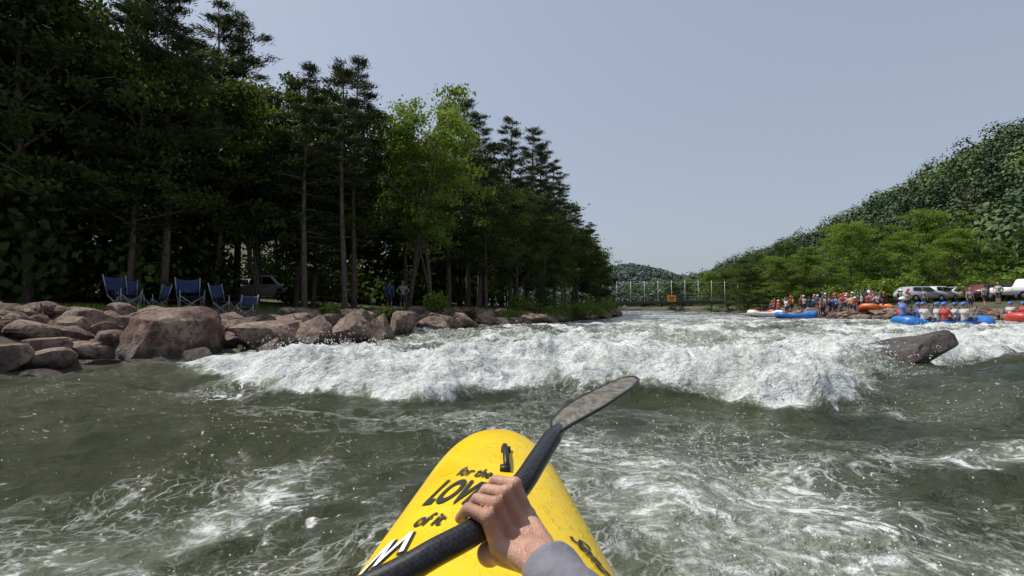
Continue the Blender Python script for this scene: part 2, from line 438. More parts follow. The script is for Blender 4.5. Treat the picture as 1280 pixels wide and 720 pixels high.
big=[ # x,y,z,sx,sy,sz
 (-8.9,10.8,.30,1.55,1.1,.66),(-6.75,10.3,.32,1.1,.95,.74),(-11.6,11.5,.30,1.3,1.0,.62),(-10.4,13.0,.50,1.0,.8,.42),(-12.8,12.4,.4,1.5,1.0,.55),
 (-5.6,11.6,.38,.95,.75,.52),(-5.0,10.6,.08,.45,.38,.34),(-4.7,12.0,.3,.7,.65,.5),(-5.9,13.4,.55,.8,.6,.38),(-5.1,14.2,.6,.7,.6,.45),
 (-4.3,13.4,.3,.65,.55,.55),(-3.7,14.3,.35,.65,.55,.55),(-4.6,15.6,.6,.7,.6,.35),(-3.4,16.0,.4,.75,.6,.5),(-2.6,16.6,.3,.6,.5,.4),
 (-2.6,18.8,.4,.9,.6,.45),(-1.8,20.4,.35,.8,.6,.45),(-.9,22.8,.35,.9,.7,.42),(.1,25.5,.3,1.1,.7,.42),(-1.4,24.5,.5,.9,.7,.4),(1.6,28.5,.3,1.3,.7,.45),
 (-7.7,12.4,.42,.9,.7,.45),(-7.1,13.4,.5,.8,.6,.35),(-8.6,13.2,.42,.7,.6,.35),(-3.9,12.1,.05,.4,.35,.22),(-5.9,9.6,.02,.5,.4,.22),
 (-9.6,9.2,-.02,1.9,.9,.24),(-7.5,8.9,-.05,1.1,.6,.22),(-12.5,9.4,.0,1.8,.9,.34),(-3.1,15.0,.05,.4,.4,.25),(-10.5,10.2,.15,.8,.6,.45),
 (-11.5,9.9,.1,.9,.7,.5),(-9.8,12.2,.42,.7,.6,.40),(-12.8,10.7,.3,1.1,.9,.55),(-14.2,11.2,.3,1.2,.9,.55),(-15.5,12.6,.4,1.2,.9,.5),(-8.0,9.7,.05,.6,.5,.35),(-13.5,8.2,.1,1.2,.8,.35),(-7.9,11.3,.4,.5,.5,.4),(-6.2,12.4,.45,.6,.5,.4)]
for i,b in enumerate(big): boulder(*b, rx=random.uniform(-.2,.2), ry=random.uniform(-.25,.25), p=i%12)
WR=rock_proto(31,M_wrock)
boulder(5.25,7.35,.16,1.45,.65,.40,rz=.42,ry=-.28,me=WR)
boulder(8.8,8.2,.12,1.1,.6,.30,rz=.3,ry=-.1,me=WR)
for i in range(34):
    y=random.uniform(29,75); x=float(xl(y))+random.uniform(-.9,.6); s=random.uniform(.4,.95)
    boulder(x,y,random.uniform(.05,.4),s*1.2,s,s*.6)
for i in range(60):
    y=random.uniform(22,62); x=float(xr(y))+random.uniform(-.6,2.6); s=random.uniform(.4,.95)
    boulder(x,y,float(ground_z(x,y))+.05,s*1.3,s,s*.55)
V=[];F=[];k=0
bm=bmesh.new(); bmesh.ops.create_icosphere(bm,subdivisions=3,radius=1)
sv=np.array([v.co[:] for v in bm.verts]); sf=np.array([[v.index for v in f.verts] for f in bm.faces]); bm.free()
def chop(seed):
    r_=np.random.default_rng(seed); P=sv.copy()
    for i in range(11):
        n=r_.normal(size=3); n/=np.linalg.norm(n); e=np.maximum(0,P@n-r_.uniform(.5,.8)); P-=n*e[:,None]*.97
    return P
ch=[chop(i) for i in range(16)]
for i in range(980):
    if i<820: y=random.triangular(4,45,11); x=float(xl(y))-random.uniform(-.5,3.6 if y>11.5 else 7)
    else: y=random.uniform(22,62); x=float(xr(y))+random.uniform(-.3,4)
    if -13<x<-6.8 and 13.4<y<17: continue
    s=random.uniform(.1,.40)*(1 if i<820 else 1.3)
    a=random.uniform(0,6.28); P=ch[i%16]*np.array([s*1.3,s,s*.75])
    P=np.stack([P[:,0]*math.cos(a)-P[:,1]*math.sin(a),P[:,0]*math.sin(a)+P[:,1]*math.cos(a),P[:,2]],1)
    V.append(P+np.array([x,y,float(ground_z(x,y))+s*.2])); F.append(sf+k); k+=len(sv)
V=np.concatenate(V);F=np.concatenate(F)
me=bpy.data.meshes.new('riprap_rocks'); me.from_pydata(V.tolist(),[],F.tolist()); me.materials.append(M_rock); obj('riprap_rocks',me)

# ---------------------------------------------------------------- trees
def leaves(g, C, a, b, m=1, outward=None, rbase=None):
    n=len(C); u=rng.normal(size=(n,3))
    if outward is not None: u=u*.45+outward
    u/=np.linalg.norm(u,axis=1,keepdims=True)
    v=rng.normal(size=(n,3)); v[:,2]*=.6; v-=(v*u).sum(1,keepdims=True)*u; v/=np.linalg.norm(v,axis=1,keepdims=True)
    s=rng.uniform(.6,1.35,(n,1)); A=u*a*s; B=v*b*s
    V=np.stack([C-A,C+B,C+A,C-B],1).reshape(-1,3); Q=np.arange(4*n).reshape(n,4)
    rr=rng.uniform(0,1,n) if rbase is None else np.clip(rbase+rng.normal(0,.16,n),0,1)
    g.add(V,Q,m,np.repeat(rr,4))

def broad_tree(seed,H=12,crown0=.3,cw=3.2,leafmat=None,nb=26,dens=1.0,lean=.06,trunks=1):
    rd=random.Random(seed); g=Geo()
    for tk in range(trunks):
        az0=rd.uniform(0,6.28); ln=lean*H*(1+tk*.8)
        zz=np.linspace(-.6,H*.93,10); tt=np.clip(zz/H,0,1)
        tp=np.stack([math.cos(az0)*ln*tt**1.3+.1*np.sin(zz*.7+seed)*tt, math.sin(az0)*ln*tt**1.3+.1*np.cos(zz*.6+seed)*tt, zz],1)
        tr=.0125*H*(1-.88*tt)/math.sqrt(trunks)+.01
        g.tube(tp,tr,8,0)
        for i in range(nb//trunks):
            t=crown0+(.97-crown0)*((i+rd.random())/(nb//trunks)); z0=t*H*.93
            p0=np.array([np.interp(z0,zz,tp[:,0]),np.interp(z0,zz,tp[:,1]),z0])
            az=i*2.4+rd.uniform(-.5,.5); q=(t-crown0)/(1-crown0)
            L=cw*(.45+.75*math.sin(math.pi*min(1,q*.85+.18)))*rd.uniform(.55,1.25)
            el=rd.uniform(.1,.5)+q*.6; d=np.array([math.cos(az)*math.cos(el),math.sin(az)*math.cos(el),math.sin(el)])
            s_=np.linspace(0,1,5)[:,None]; bp=p0+d*L*s_+np.array([0,0,.12*L])*np.sin(s_*3)*rd.uniform(-.5,1)
            g.tube(bp,np.linspace(.0055*H*(1-.6*t),.012,5),5,0,False)
            for j in range(6):
                f=rd.uniform(.35,1.0) if j else 1.0
                c0=np.array([np.interp(f,s_[:,0],bp[:,k]) for k in range(3)])
                d2=np.array([rd.gauss(0,1),rd.gauss(0,1),rd.gauss(.2,.5)]); d2/=np.linalg.norm(d2); L2=L*rd.uniform(.15,.38)
                c1=c0+d2*L2
                g.tube(np.stack([c0,(c0+c1)/2+[0,0,.05],c1]),[.018,.012,.006],4,0,False)
                n=int(rd.uniform(50,125)*dens); sg=rd.uniform(.24,.5)
                C=c1+rng.normal(size=(n,3))*np.array([sg,sg,sg*.42])
                base=rd.uniform(.15,.85)
                leaves(g,C,.105,.065,1,None,base)
    return g.mesh('broad_tree',[M_bark,leafmat or M_leaf])

def pine_tree(seed,H=14,c0=.35,Lm=2.9,nb=50,dens=1.0):
    rd=random.Random(seed); g=Geo()
    zz=np.linspace(-.6,H,12); tt=np.clip(zz/H,0,1)
    ax,ay=rd.uniform(-.04,.04),rd.uniform(-.04,.04)
    tp=np.stack([ax*zz+.06*np.sin(zz*.5+seed),ay*zz+.05*np.cos(zz*.4),zz],1)
    g.tube(tp,.0120*H*(1-.93*tt)+.008,8,0)
    for i in range(nb):
        t=c0+(1-c0)*((i+rd.random())/nb)**.92; z0=t*H
        p0=np.array([np.interp(z0,zz,tp[:,0]),np.interp(z0,zz,tp[:,1]),z0]); q=(t-c0)/(1-c0)
        L=Lm*(1.03-q)**.6*(.5+.5*min(1,q*4+.3))*rd.uniform(.4,1.25)
        az=i*2.39996+rd.uniform(-.7,.7); el=rd.uniform(-.15,.25)+.4*q
        d=np.array([math.cos(az)*math.cos(el),math.sin(az)*math.cos(el),math.sin(el)])
        s_=np.linspace(0,1,5)[:,None]; bp=p0+d*L*s_-np.array([0,0,.16*L])*s_**2*rd.uniform(-.3,1)
        g.tube(bp,np.linspace(.035*(1.1-t)+.012,.006,5),5,0,False)
        nt_=int(3+L*5)
        for j in range(nt_):
            f=rd.uniform(.35,1.04); c=np.array([np.interp(f,s_[:,0],bp[:,k]) for k in range(3)])
            side=np.array([-d[1],d[0],0])*rd.uniform(-1,1)*.42*L*(1.12-f)
            c=c+side; n=int(rd.uniform(16,34)*dens)
            C=c+rng.normal(size=(n,3))*np.array([.17,.17,.045])
            o=np.tile(d+side*1.2/(L*.3+.1)+[0,0,.15],(n,1))
            leaves(g,C,.15,.020,1,o,rd.uniform(.2,.85))
    if c0>.25:
        for i in range(14):
            z0=rd.uniform(.12,c0+.1)*H; az=rd.uniform(0,6.28); L=rd.uniform(.4,1.6)
            p0=np.array([np.interp(z0,zz,tp[:,0]),np.interp(z0,zz,tp[:,1]),z0])
            g.tube(np.stack([p0,p0+np.array([math.cos(az),math.sin(az),-.1])*L]),[.025,.008],4,0,False)
    return g.mesh('pine_tree',[M_bark,M_pine])

BT=[broad_tree(1,12,.22,3.3),broad_tree(2,12,.3,3.0,None,28),broad_tree(3,12,.15,3.6,None,30),broad_tree(4,12,.35,2.6,None,22,.9,.1)]
BB=[broad_tree(5,12,.12,3.4,M_leafb,30,1.0,.05),broad_tree(6,12,.36,3.0,M_leafb,24,.9,.14,3),broad_tree(7,12,.1,4.0,M_leafb,32)]
PT=[pine_tree(11,14,.45,2.7,42),pine_tree(12,14,.3,3.3,50),pine_tree(13,14,.22,3.5,62),pine_tree(14,14,.5,2.6,32),pine_tree(15,14,.28,3.1,56)]

def tree(kind,i,x,y,h,sw=1.0,rz=None):
    P={'b':BT,'g':BB,'p':PT}[kind]; me=P[i%len(P)]; H=14 if kind=='p' else 12
    s=h/H; nm='pine_tree' if kind=='p' else 'broadleaf_tree'
    return obj(nm,me,None,(x,y,float(ground_z(x,y))-.05),(0,0,random.uniform(0,6.28) if rz is None else rz),(s*sw,s*sw,s))
L=[('p',1,-19.5,19,17.5),('b',2,-17.5,18.5,12.5),('p',2,-15.5,21,15.5),('b',0,-22,22,17),('b',1,-14.6,19.5,10.0),('p',0,-20,26,20),('p',3,-17,29.5,17.3),('p',1,-13.9,20.5,13.0),
 ('b',3,-13.6,23.5,11.0),('b',3,-15.5,25,12),('p',2,-16.6,31,17.4),('b',1,-12.0,28.5,12.6),('g',1,-12.6,25.5,9.6),('b',1,-10.4,25.5,8.8),('p',0,-9.6,23.5,11.6),
 ('p',3,-7.9,24,11.9),('p',0,-8.4,27,13.6),('b',1,-9.6,31,12.0),('g',1,-5.6,28,11.0,.95),('g',1,-4.3,27.5,9.8,.8),('b',3,-6.8,33,11.4),
 ('p',1,-4.1,33,13.3),('p',4,-2.2,35,13.8),('p',2,-3.3,39,16.2),('b',1,-1.6,32,8.0),('p',1,-.2,39,14.6),('p',4,1.2,43,15.2),('b',0,.4,37,8.4),('p',2,2.6,46,14.8),
 ('b',2,2.5,41,7.8),('p',1,4.2,50,14.4),('b',3,4.6,46,7.8),('p',4,5.6,54,13.6),('b',1,7.0,54,8.6),('p',2,8.0,62,12.6),('b',0,9.4,62,8.2),('p',0,10.2,66,11.5),('b',2,11.6,69,8.0),('b',3,13.5,78,8.0),('b',1,15.6,90,7.4),('b',0,17.3,102,7.0)]
for a in L:
    kind,i,x,y,h=a[:5]; tree(kind,i,x,y,h,a[5] if len(a)>5 else 1.0)
PB=[-1.3,-1.0,-.8,-.62,-.53,-.42,-.32,-.25,-.19,-.08,0,.06,.12,.17,.2]; PE=[.90,.68,.60,.50,.45,.38,.34,.32,.31,.32,.30,.24,.17,.11,.07]
random.seed(21)
cnt=0
while cnt<72:
    y=random.uniform(12,95); s=random.uniform(9,38) if y<60 else random.uniform(5,25); x=float(xl(y))-s
    b=x/y
    if b<-1.7: continue
    if -.56<b<-.42 and y<42: continue
    gz=float(ground_z(x,y)); mh=np.interp(b,PB,PE)*y+1-gz; h=min(random.uniform(11,17),mh*random.uniform(.82,.97))
    if h<5: continue
    k=random.choice('bbbp'); tree(k,random.randrange(5),x,y,h, random.uniform(1.0,1.3)); cnt+=1

def crown_np(n,seed,K=14,lo=.18,hi=.42):
    r_=np.random.default_rng(seed)
    kc=r_.normal(size=(K,3)); kc/=np.linalg.norm(kc,axis=1,keepdims=True); kc*=r_.uniform(.45,.8,(K,1)); kc[:,2]=np.abs(kc[:,2])*1.0-.1
    idx=r_.integers(0,K,n); d=r_.normal(size=(n,3)); d/=np.linalg.norm(d,axis=1,keepdims=True)
    return kc[idx]+d*r_.uniform(lo,hi,(n,1)), idx, d
def mass(name,items,nleaf,leaf,mat,seed=0,K=14,lo=.18,hi=.42,jit=.55,var=.10):
    protos=[crown_np(nleaf,seed*10+i,K,lo,hi) for i in range(9)]; g=Geo(); r_=np.random.default_rng(seed+99)
    for (x,y,z,rx,rz) in items:
        C,idx,d=protos[r_.integers(0,9)]; a=r_.uniform(0,6.28); ca,sa=math.cos(a),math.sin(a)
        P=np.stack([(C[:,0]*ca-C[:,1]*sa)*rx+x,(C[:,0]*sa+C[:,1]*ca)*rx+y,C[:,2]*rz+z],1)
        n=len(P)
        nn=np.stack([d[:,0]*ca-d[:,1]*sa,d[:,0]*sa+d[:,1]*ca,d[:,2]],1)+r_.normal(size=(n,3))*jit; nn[:,2]+=.25; nn/=np.linalg.norm(nn,axis=1,keepdims=True)
        u=np.cross(nn,r_.normal(size=(n,3))); u/=np.linalg.norm(u,axis=1,keepdims=True); v=np.cross(nn,u)
        s=r_.uniform(.6,1.3,(n,1))*leaf; V=np.stack([P-u*s,P+v*s*.7,P+u*s,P-v*s*.7],1).reshape(-1,3)
        base=r_.uniform(.0,1.0); rr=np.clip(base+r_.normal(0,var,n)+ (idx%5-2)*.03,0,1)
        g.add(V,np.arange(4*n).reshape(n,4),0,np.repeat(rr,4))
    return obj(name,g.mesh(name,[mat],False))

random.seed(3)
it_=[]
for i in range(170):
    y=random.uniform(14,60); x=float(xl(y))-random.uniform(12,34)
    if x/y<-1.6: continue
    if -.58<x/y<-.40 and y<42: continue
    h=random.uniform(1.8,4.5); it_.append((x,y,float(ground_z(x,y))+h*.35,h*.8,h*.8))
mass('woodland_understory',it_,420,.17,M_leaf,3)
def shrub(x,y,r_,h,mat,seed):
    g=Geo(); C,idx,d=crown_np(int(900),seed); P=C*np.array([r_,r_,h]); n=len(P)
    leaves(g,P,.075,.045,0,None,.5)
    for q in range(7):
        a=random.uniform(0,6.28); g.tube([[0,0,-h*.5],[math.cos(a)*r_*.3,math.sin(a)*r_*.3,0],[math.cos(a)*r_*.6,math.sin(a)*r_*.6,h*.5]],[.02,.012,.006],4,1,False)
    return obj('shrub',g.mesh('shrub',[mat,M_bark],False),None,(x,y,float(ground_z(x,y))+h*.45))
for i,(x,y,r_,h) in enumerate([(-2.2,24.5,.9,.8),(-.8,27,1.0,.8),(.3,29.5,1.2,1.0),(1.3,31,1.1,.8),(2.6,33.5,1.3,1.1),(3.3,36,1.2,1.2),(4.6,38.5,1.4,1.0),(5.6,41.5,1.3,1.2),(6.8,44,1.3,1.2),(7.6,48,1.5,1.4),(9,52,1.5,1.4),(-3.4,21.5,.7,.5),(-4.8,19.5,.6,.5),(-6.4,18,.5,.4),(.8,34,1.2,1.2),(2.2,38,1.4,1.6),(-3.8,25,1.0,1.0),(10.5,58,1.6,1.6),(12.3,66,1.8,1.8),(14,74,1.8,1.8)]):
    shrub(x,y,r_,h,M_leafb if i%3 else M_leaf,40+i)
g=Geo()
n=9000; y=rng.uniform(11,50,n); x=xl(y)-rng.uniform(2.5,11,n)
keep=fbm(x*.5,y*.5,3,8)>-.15; x=x[keep];y=y[keep]; z=ground_z(x,y)
C=np.stack([x,y,z+.07],1); leaves(g,C,.12,.012,0,np.tile([0,0,1.6],(len(C),1)),.5)
obj('grass',g.mesh('grass',[M_leafb],False))

# ---------------------------------------------------------------- right side vegetation
random.seed(8)
RT=[('g',0,36.5,64,7.8),('g',2,42,63,9.6),('g',0,46,61,8.6),('g',2,53,65,11.4),('g',0,50,58,8.3),('g',2,58,66,8.8),('g',0,60,63,6.6),('b',0,39,72,9.4),('g',2,34,66,7.0),
 ('b',1,64,62,8.5),('g',0,67,60,10.5),('g',2,48,74,11.5),('b',0,56,78,12),('b',3,62,74,11),('b',1,35,75,8.2),('b',2,31.5,68,7.2),('g',0,66,54,9),
 ('b',2,44,104,9.5),('b',0,49,108,11),('g',2,46,118,10),('b',1,55,112,12),('b',2,40,125,8),('g',0,52,124,10),('b',0,58,100,11),('b',3,50,92,9.5),('b',1,47,84,8.6),('b',0,42,80,8.0)]
for a in RT: tree(*a[:5],sw=1.12)
it_=[]
for i in range(2600):
    y=random.uniform(20,330); s=random.uniform(34,175); x=float(xr(y))+s
    if x/y>1.5 : continue
    h=random.uniform(7,16); it_.append((x,y,float(ground_z(x,y))+h*.34,h*random.uniform(.42,.58),h*.62))
mass('forest_hillside',it_[:1250],520,.44,M_hill_haze,5,K=9,lo=.26,hi=.38,jit=.3,var=.06)
it_=[]
for i in range(150):
    y=random.uniform(52,130); x=float(xr(y))+random.uniform(9,34); h=random.uniform(2.5,5); it_.append((x,y,float(ground_z(x,y))+h*.3,h*.7,h*.6))
mass('riverside_brush',it_,300,.25,M_leafb,6)

def hill(name,cx,cy,wx,wy,h,seed,ntree=900,mat=None):
    u=np.linspace(-2.2,2.2,90); X,Y=np.meshgrid(cx+u*wx,cy+u*wy)
    def hz(x,y): return h*np.exp(-((x-cx)/wx)**2-((y-cy)/wy)**2)*(1+.18*fbm(x/wx*2.2+seed,y/wy*2,3,seed))-1
    Z=hz(X,Y); o=obj(name,mesh_np(name,np.stack([X,Y,Z],-1).reshape(-1,3),gridQ(90,90),[mat]))
    r_=np.random.default_rng(seed); it=[]
    for i in range(ntree):
        x=cx+r_.normal()*wx*.75; y=cy-abs(r_.normal())*wy*.8+wy*.2; hh=r_.uniform(6,11); it.append((x,y,float(hz(np.array(x),np.array(y)))+hh*.2,hh*.6,hh*.55))
    mo=mass('forest',it,80,1.3,mat,seed); mo.parent=o
hill('distant_hill',160,700,170,140,50,1,1900,M_far_haze)
hill('distant_hill',330,560,110,140,78,2,1500,M_mid_haze)
hill('distant_hill',-60,640,190,140,36,4,1200,M_far_haze)
it_=[]
for i in range(240):
    y=random.uniform(190,290); x=random.uniform(10,110); h=random.uniform(5,9); it_.append((x,y,h*.35+1,h*.6,h*.55))
mass('distant_tree_belt',it_,160,.7,M_mid_haze,9)

# ---------------------------------------------------------------- people
M_skin=simple('skin',(.42,.25,.17),.55,.1,30); M_top=simple('clothing',(1,1,1),.8,.12,12,.2,objcol=True)
M_short=simple('shorts',(.05,.06,.09),.85,.3,6); M_hair=simple('hair',(.06,.04,.03),.7,.3,30); M_dark=simple('dark_rubber',(.02,.02,.022),.6,.2)
def body(pose):
    S=[]
    def s(a,b,ra,rb,l): S.append((a,b,ra,rb,l))
    if pose in('stand','walk','hips','up'): hz=.93
    else: hz=.10
    top=hz+.52
    s((-.07,0,hz),(.07,0,hz),.105,.105,2); s((0,0,hz+.05),(0,.01,hz+.22),.12,.125,1); s((-.07,.0,top-.16),(.07,.0,top-.16),.125,.125,1)
    s((-.15,0,top-.04),(.15,0,top-.04),.06,.06,1); s((0,0,top),(0,.015,top+.09),.052,.05,0)
    s((0,.02,top+.17),(0,.02,top+.23),.082,.092,0); s((0,-.012,top+.235),(0,-.012,top+.25),.094,.092,3)
    s((0,.11,top+.19),(0,.118,top+.185),.014,.014,0); s((-.088,.01,top+.19),(-.092,.01,top+.2),.016,.016,0); s((.088,.01,top+.19),(.092,.01,top+.2),.016,.016,0)
    s((-.03,.10,top+.21),(-.03,.103,top+.21),.009,.009,3); s((.03,.10,top+.21),(.03,.103,top+.21),.009,.009,3)
    sh=top-.05
    arms={'stand':[((-.2,0,sh),(-.25,-.02,sh-.29),(-.24,.05,sh-.54)),((.2,0,sh),(.25,-.02,sh-.29),(.24,.05,sh-.54))],
      'walk':[((-.2,0,sh),(-.24,-.1,sh-.27),(-.22,-.02,sh-.5)),((.2,0,sh),(.24,.1,sh-.27),(.22,.26,sh-.42))],
      'hips':[((-.2,0,sh),(-.38,-.05,sh-.24),(-.19,.08,sh-.42)),((.2,0,sh),(.38,-.05,sh-.24),(.19,.08,sh-.42))],
      'up':[((-.2,0,sh),(-.34,.02,sh+.2),(-.25,.05,sh+.45)),((.2,0,sh),(.25,.02,sh-.29),(.22,.15,sh-.5))],
      'sit':[((-.2,0,sh),(-.27,.1,sh-.25),(-.12,.32,sh-.28)),((.2,0,sh),(.27,.1,sh-.25),(.16,.3,sh-.38))]}[pose]
    for a,b,c in arms:
        s(a,b,.052,.04,1); s(b,c,.037,.027,0); d=np.array(c)-np.array(b); d/=np.linalg.norm(d); e=np.array(c)+d*.09; s(c,tuple(e),.035,.026,0)
    if pose=='sit':
        for sx in(-1,1):
            s((sx*.09,0,.09),(sx*.13,.42,.2),.085,.06,2); s((sx*.13,.42,.2),(sx*.13,.52,-.2),.055,.04,0); s((sx*.13,.5,-.25),(sx*.13,.66,-.27),.042,.035,4)
    else:
        dy=.2 if pose=='walk' else .02
        for sx in(-1,1):
            k=(sx*.1,sx*dy*.6+.03,.5); f=(sx*.11,sx*dy-.02*(pose=='walk'),.09)
            s((sx*.095,0,.9),k,.088,.06,2); s(k,f,.056,.037,0); s((f[0],f[1]-.03,.045),(f[0]+sx*.02,f[1]+.15,.035),.042,.035,4)
    return fused('person',S,.02,[M_skin,M_top,M_short,M_hair,M_dark],2)
BP={p:body(p) for p in('stand','walk','hips','up','sit')}
M_helm=simple('helmet_plastic',(1,1,1),.35,.05,objcol=True)
def dome(name,mat,r_=.125):
    g=Geo(); P=[];R=[]
    for k_ in range(8):
        a=k_/7*math.pi/2*.98; P.append([0,0,r_*1.0*math.sin(a)]); R.append(r_*math.cos(a))
    V,Q=tube(np.array(P),R,14,False); V[:,1]*=1.15; g.add(V,Q)
    V,Q=tube(np.array([[math.cos(a)*r_,math.sin(a)*r_*1.15,0] for a in np.linspace(0,2*math.pi,16,endpoint=False)]),.012,6,False,True); g.add(V,Q)
    return g.mesh(name,[mat])
ME_helm=dome('helmet',M_helm)
g=Geo(); g.tube([[0,0,-.75],[0,0,.65]],.016,6,0); V,Q=tube([[0,0,-1.15],[0,0,-1.1],[0,0,-.8],[0,0,-.72]],[.04,.1,.1,.02],8); V[:,1]*=.15; g.add(V,Q,1); g.tube([[-.06,0,.66],[.06,0,.66]],.02,6,0)
ME_pad=g.mesh('raft_paddle',[M_dark,simple('paddle_blade',(.7,.65,.1),.5,.1)])
cols=[(.40,.06,.05),(.04,.1,.35),(.5,.22,.05),(.6,.6,.6),(.03,.03,.04),(.05,.25,.4),(.55,.08,.06),(.1,.3,.12),(.45,.42,.30),(.3,.1,.25),(.6,.3,.08),(.12,.13,.16),(.2,.2,.22),(.5,.5,.55),(.07,.07,.12)]
def person(pose,x,y,z,rz,col=None,s=1.0,helm=None,paddle=False,parent=None):
    c=col or random.choice(cols); o=obj('person',BP[pose],parent,(x,y,z),(0,0,rz),(s,s,s)); o.color=(*c,1)
    top=(.93 if pose!='sit' else .10)+.52
    if helm:
        h=obj('helmet',ME_helm,o,(0,.01,top+.215)); h.color=(*helm,1)
    if paddle: obj('paddle',ME_pad,o,(.02,.34,top-.36),(.25,random.uniform(.5,1.0),0))
    return o
random.seed(14)
for i in range(64):
    y=random.triangular(40,62,50); x=float(xr(y))+random.uniform(.8,6.5)
    b=x/y
    if not(.42<b<.80): x=y*random.uniform(.5,.68)
    if x<float(xr(y))+.5: x=float(xr(y))+.8
    z=float(ground_z(x,y)); person(random.choice(['stand','walk','hips','stand','up']),x,y,z,random.uniform(0,6.28),s=random.uniform(.88,1.04),helm=random.choice([None,None,(.7,.08,.04),(.8,.8,.8),(.05,.1,.4)]))
for (x,y,p) in [(-6.9,28.8,'stand'),(-6.3,29.5,'hips'),(-21,23,'stand'),(-19.8,24,'stand'),(34,38,'stand'),(36,39,'walk'),(38,40,'hips'),(35,34,'stand'),(33,41,'stand'),(39.5,41.5,'stand')]:
    person(p,x,y,float(ground_z(x,y)),random.uniform(0,6.28),s=.98,col=random.choice([(.2,.2,.22),(.05,.12,.3),(.4,.38,.33),(.4,.1,.06)]))

# ---------------------------------------------------------------- rafts
M_rb=simple('raft_blue',(.02,.15,.48),.4,.08,3,.1); M_rw=simple('raft_white',(.75,.75,.72),.4,.08,3); M_ro=simple('raft_orange',(.6,.14,.03),.4,.08,3); M_rr=simple('raft_red',(.5,.04,.03),.4,.08,3); M_grey=simple('raft_trim',(.28,.3,.32),.6,.1)
def raft(x,y,z,rz,mat,L=4.3,W=2.0,crew=0,tilt=0.0):
    e=empty('inflatable_raft',(x,y,z),(0,tilt,rz)); g=Geo(); r_=.26; P=[]
    for a in np.linspace(0,2*math.pi,56,endpoint=False):
        ca,sa=math.cos(a),math.sin(a); px=(L/2-r_)*np.sign(ca)*abs(ca)**.62; py=(W/2-r_)*np.sign(sa)*abs(sa)**.5
        P.append([px,py,.22+.40*max(0,(abs(px)-L*.27)/(L*.23))**1.7])
    P=np.array(P); V,Q=tube(P,r_,14,False,True); g.add(V,Q,0)
    for sx in(-.9,0,.9):
        g.tube([[sx,-W/2+.35,.28],[sx,0,.3],[sx,W/2-.35,.28]],.17,10,0)
    fl=np.array([[-L/2+.6,-W/2+.3,.1],[L/2-.6,-W/2+.3,.1],[L/2-.6,W/2-.3,.1],[-L/2+.6,W/2-.3,.1]]); g.add(fl,[[0,1,2,3]],1)
    out=P*np.array([1.0,1.0,1])+np.array([0,0,.12]); out[:,:2]*=(1+.2/np.maximum(np.linalg.norm(P[:,:2],axis=1),.5))[:,None]
    V,Q=tube(out,.018,5,False,True); g.add(V,Q,1)
    obj('raft_hull',g.mesh('raft_hull',[mat,M_grey]),e)
    seats=[(-1.45,.6),(-1.45,-.6),(-.5,.65),(-.5,-.65),(.45,.65),(.45,-.65),(1.2,.5),(-1.9,0)]
    for i in range(crew):
        sx,sy=seats[i]; q=person('sit',sx,sy,.38 if i<7 else .62,-math.pi/2+random.uniform(-.3,.3),random.choice([(.04,.12,.4),(.45,.06,.05),(.12,.2,.45),(.5,.48,.45),(.05,.1,.3)]),1.0,random.choice([(.75,.75,.78),(.05,.1,.3),(.05,.15,.45)]),True,parent=e)
    return e
raft(19.6,23.4,-.05,math.radians(5),M_rb,4.3,2.0,8,0)
raft(26.3,47.5,0,math.radians(12),M_rb,4.0,1.9,0,-.03)
raft(27.2,55,.1,math.radians(10),M_rw,3.9,1.9,0); raft(28.2,57.5,.15,math.radians(24),M_ro,3.9,1.9,0)
raft(30.6,29.5,.05,math.radians(8),M_rr,4.1,1.9,3)
raft(31.3,44,.7,math.radians(35),M_ro,3.9,1.9,0)

# ---------------------------------------------------------------- footbridge
M_steel=simple('weathered_steel',(.055,.05,.045),.7,.25,2); M_wood=simple('bridge_wood',(.10,.075,.055),.8,.3,3); M_sign=simple('sign_panel',(.75,.33,.06),.6,.05); M_post=simple('pale_post',(.6,.61,.60),.5,.1); M_conc=simple('concrete',(.33,.31,.28),.9,.2,2)
e=empty('footbridge',(0,0,0)); A=np.array([14.5,88,1.85]); B=np.array([45.5,92,2.15]); g=Geo(); n=32
def bp(t,dz=0,dy=0): p=A+(B-A)*t; p=p.copy(); p[2]+=dz+.25*math.sin(math.pi*t); p[1]+=dy; return p
ts_=np.linspace(0,1,n)
for dy in(-1,1):
    g.tube([bp(t,-.2,dy) for t in ts_],.32,6,0,False); g.tube([bp(t,1.1,dy) for t in ts_],.06,6,0,False); g.tube([bp(t,.6,dy) for t in ts_],.03,6,0,False)
    for i,t in enumerate(ts_): g.tube([bp(t,-.15,dy),bp(t,1.1,dy)],.04,5,0,False)
a_=np.array([bp(t,0,-1) for t in ts_]); b_=np.array([bp(t,0,1) for t in ts_]); V=np.concatenate([a_,b_]); q=np.arange(n-1); g.add(V,np.stack([q,q+1,q+1+n,q+n],1),1)
obj('deck_and_railings',g.mesh('deck',[M_steel,M_wood]),e)
g=Geo()
for i in range(13):
    t=.03+.94*i/12; g.tube([bp(t,0,-1.25),bp(t,3.5,-1.25)],.05,6,0)
    if i<12:
        t2=.03+.94*(i+1)/12; g.tube([bp(t,3.3,-1.25),bp((t+t2)/2,3.1,-1.25),bp(t2,3.3,-1.25)],.018,4,0,False)
obj('cable_posts',g.mesh('posts',[M_post]),e)
g=Geo()
for t in(-.02,1.02): p=bp(t); g.box((p[0],p[1],p[2]/2-1.0),(1.4,2.6,p[2]+1.4),0)
obj('abutments',g.mesh('piers',[M_conc],False),e)
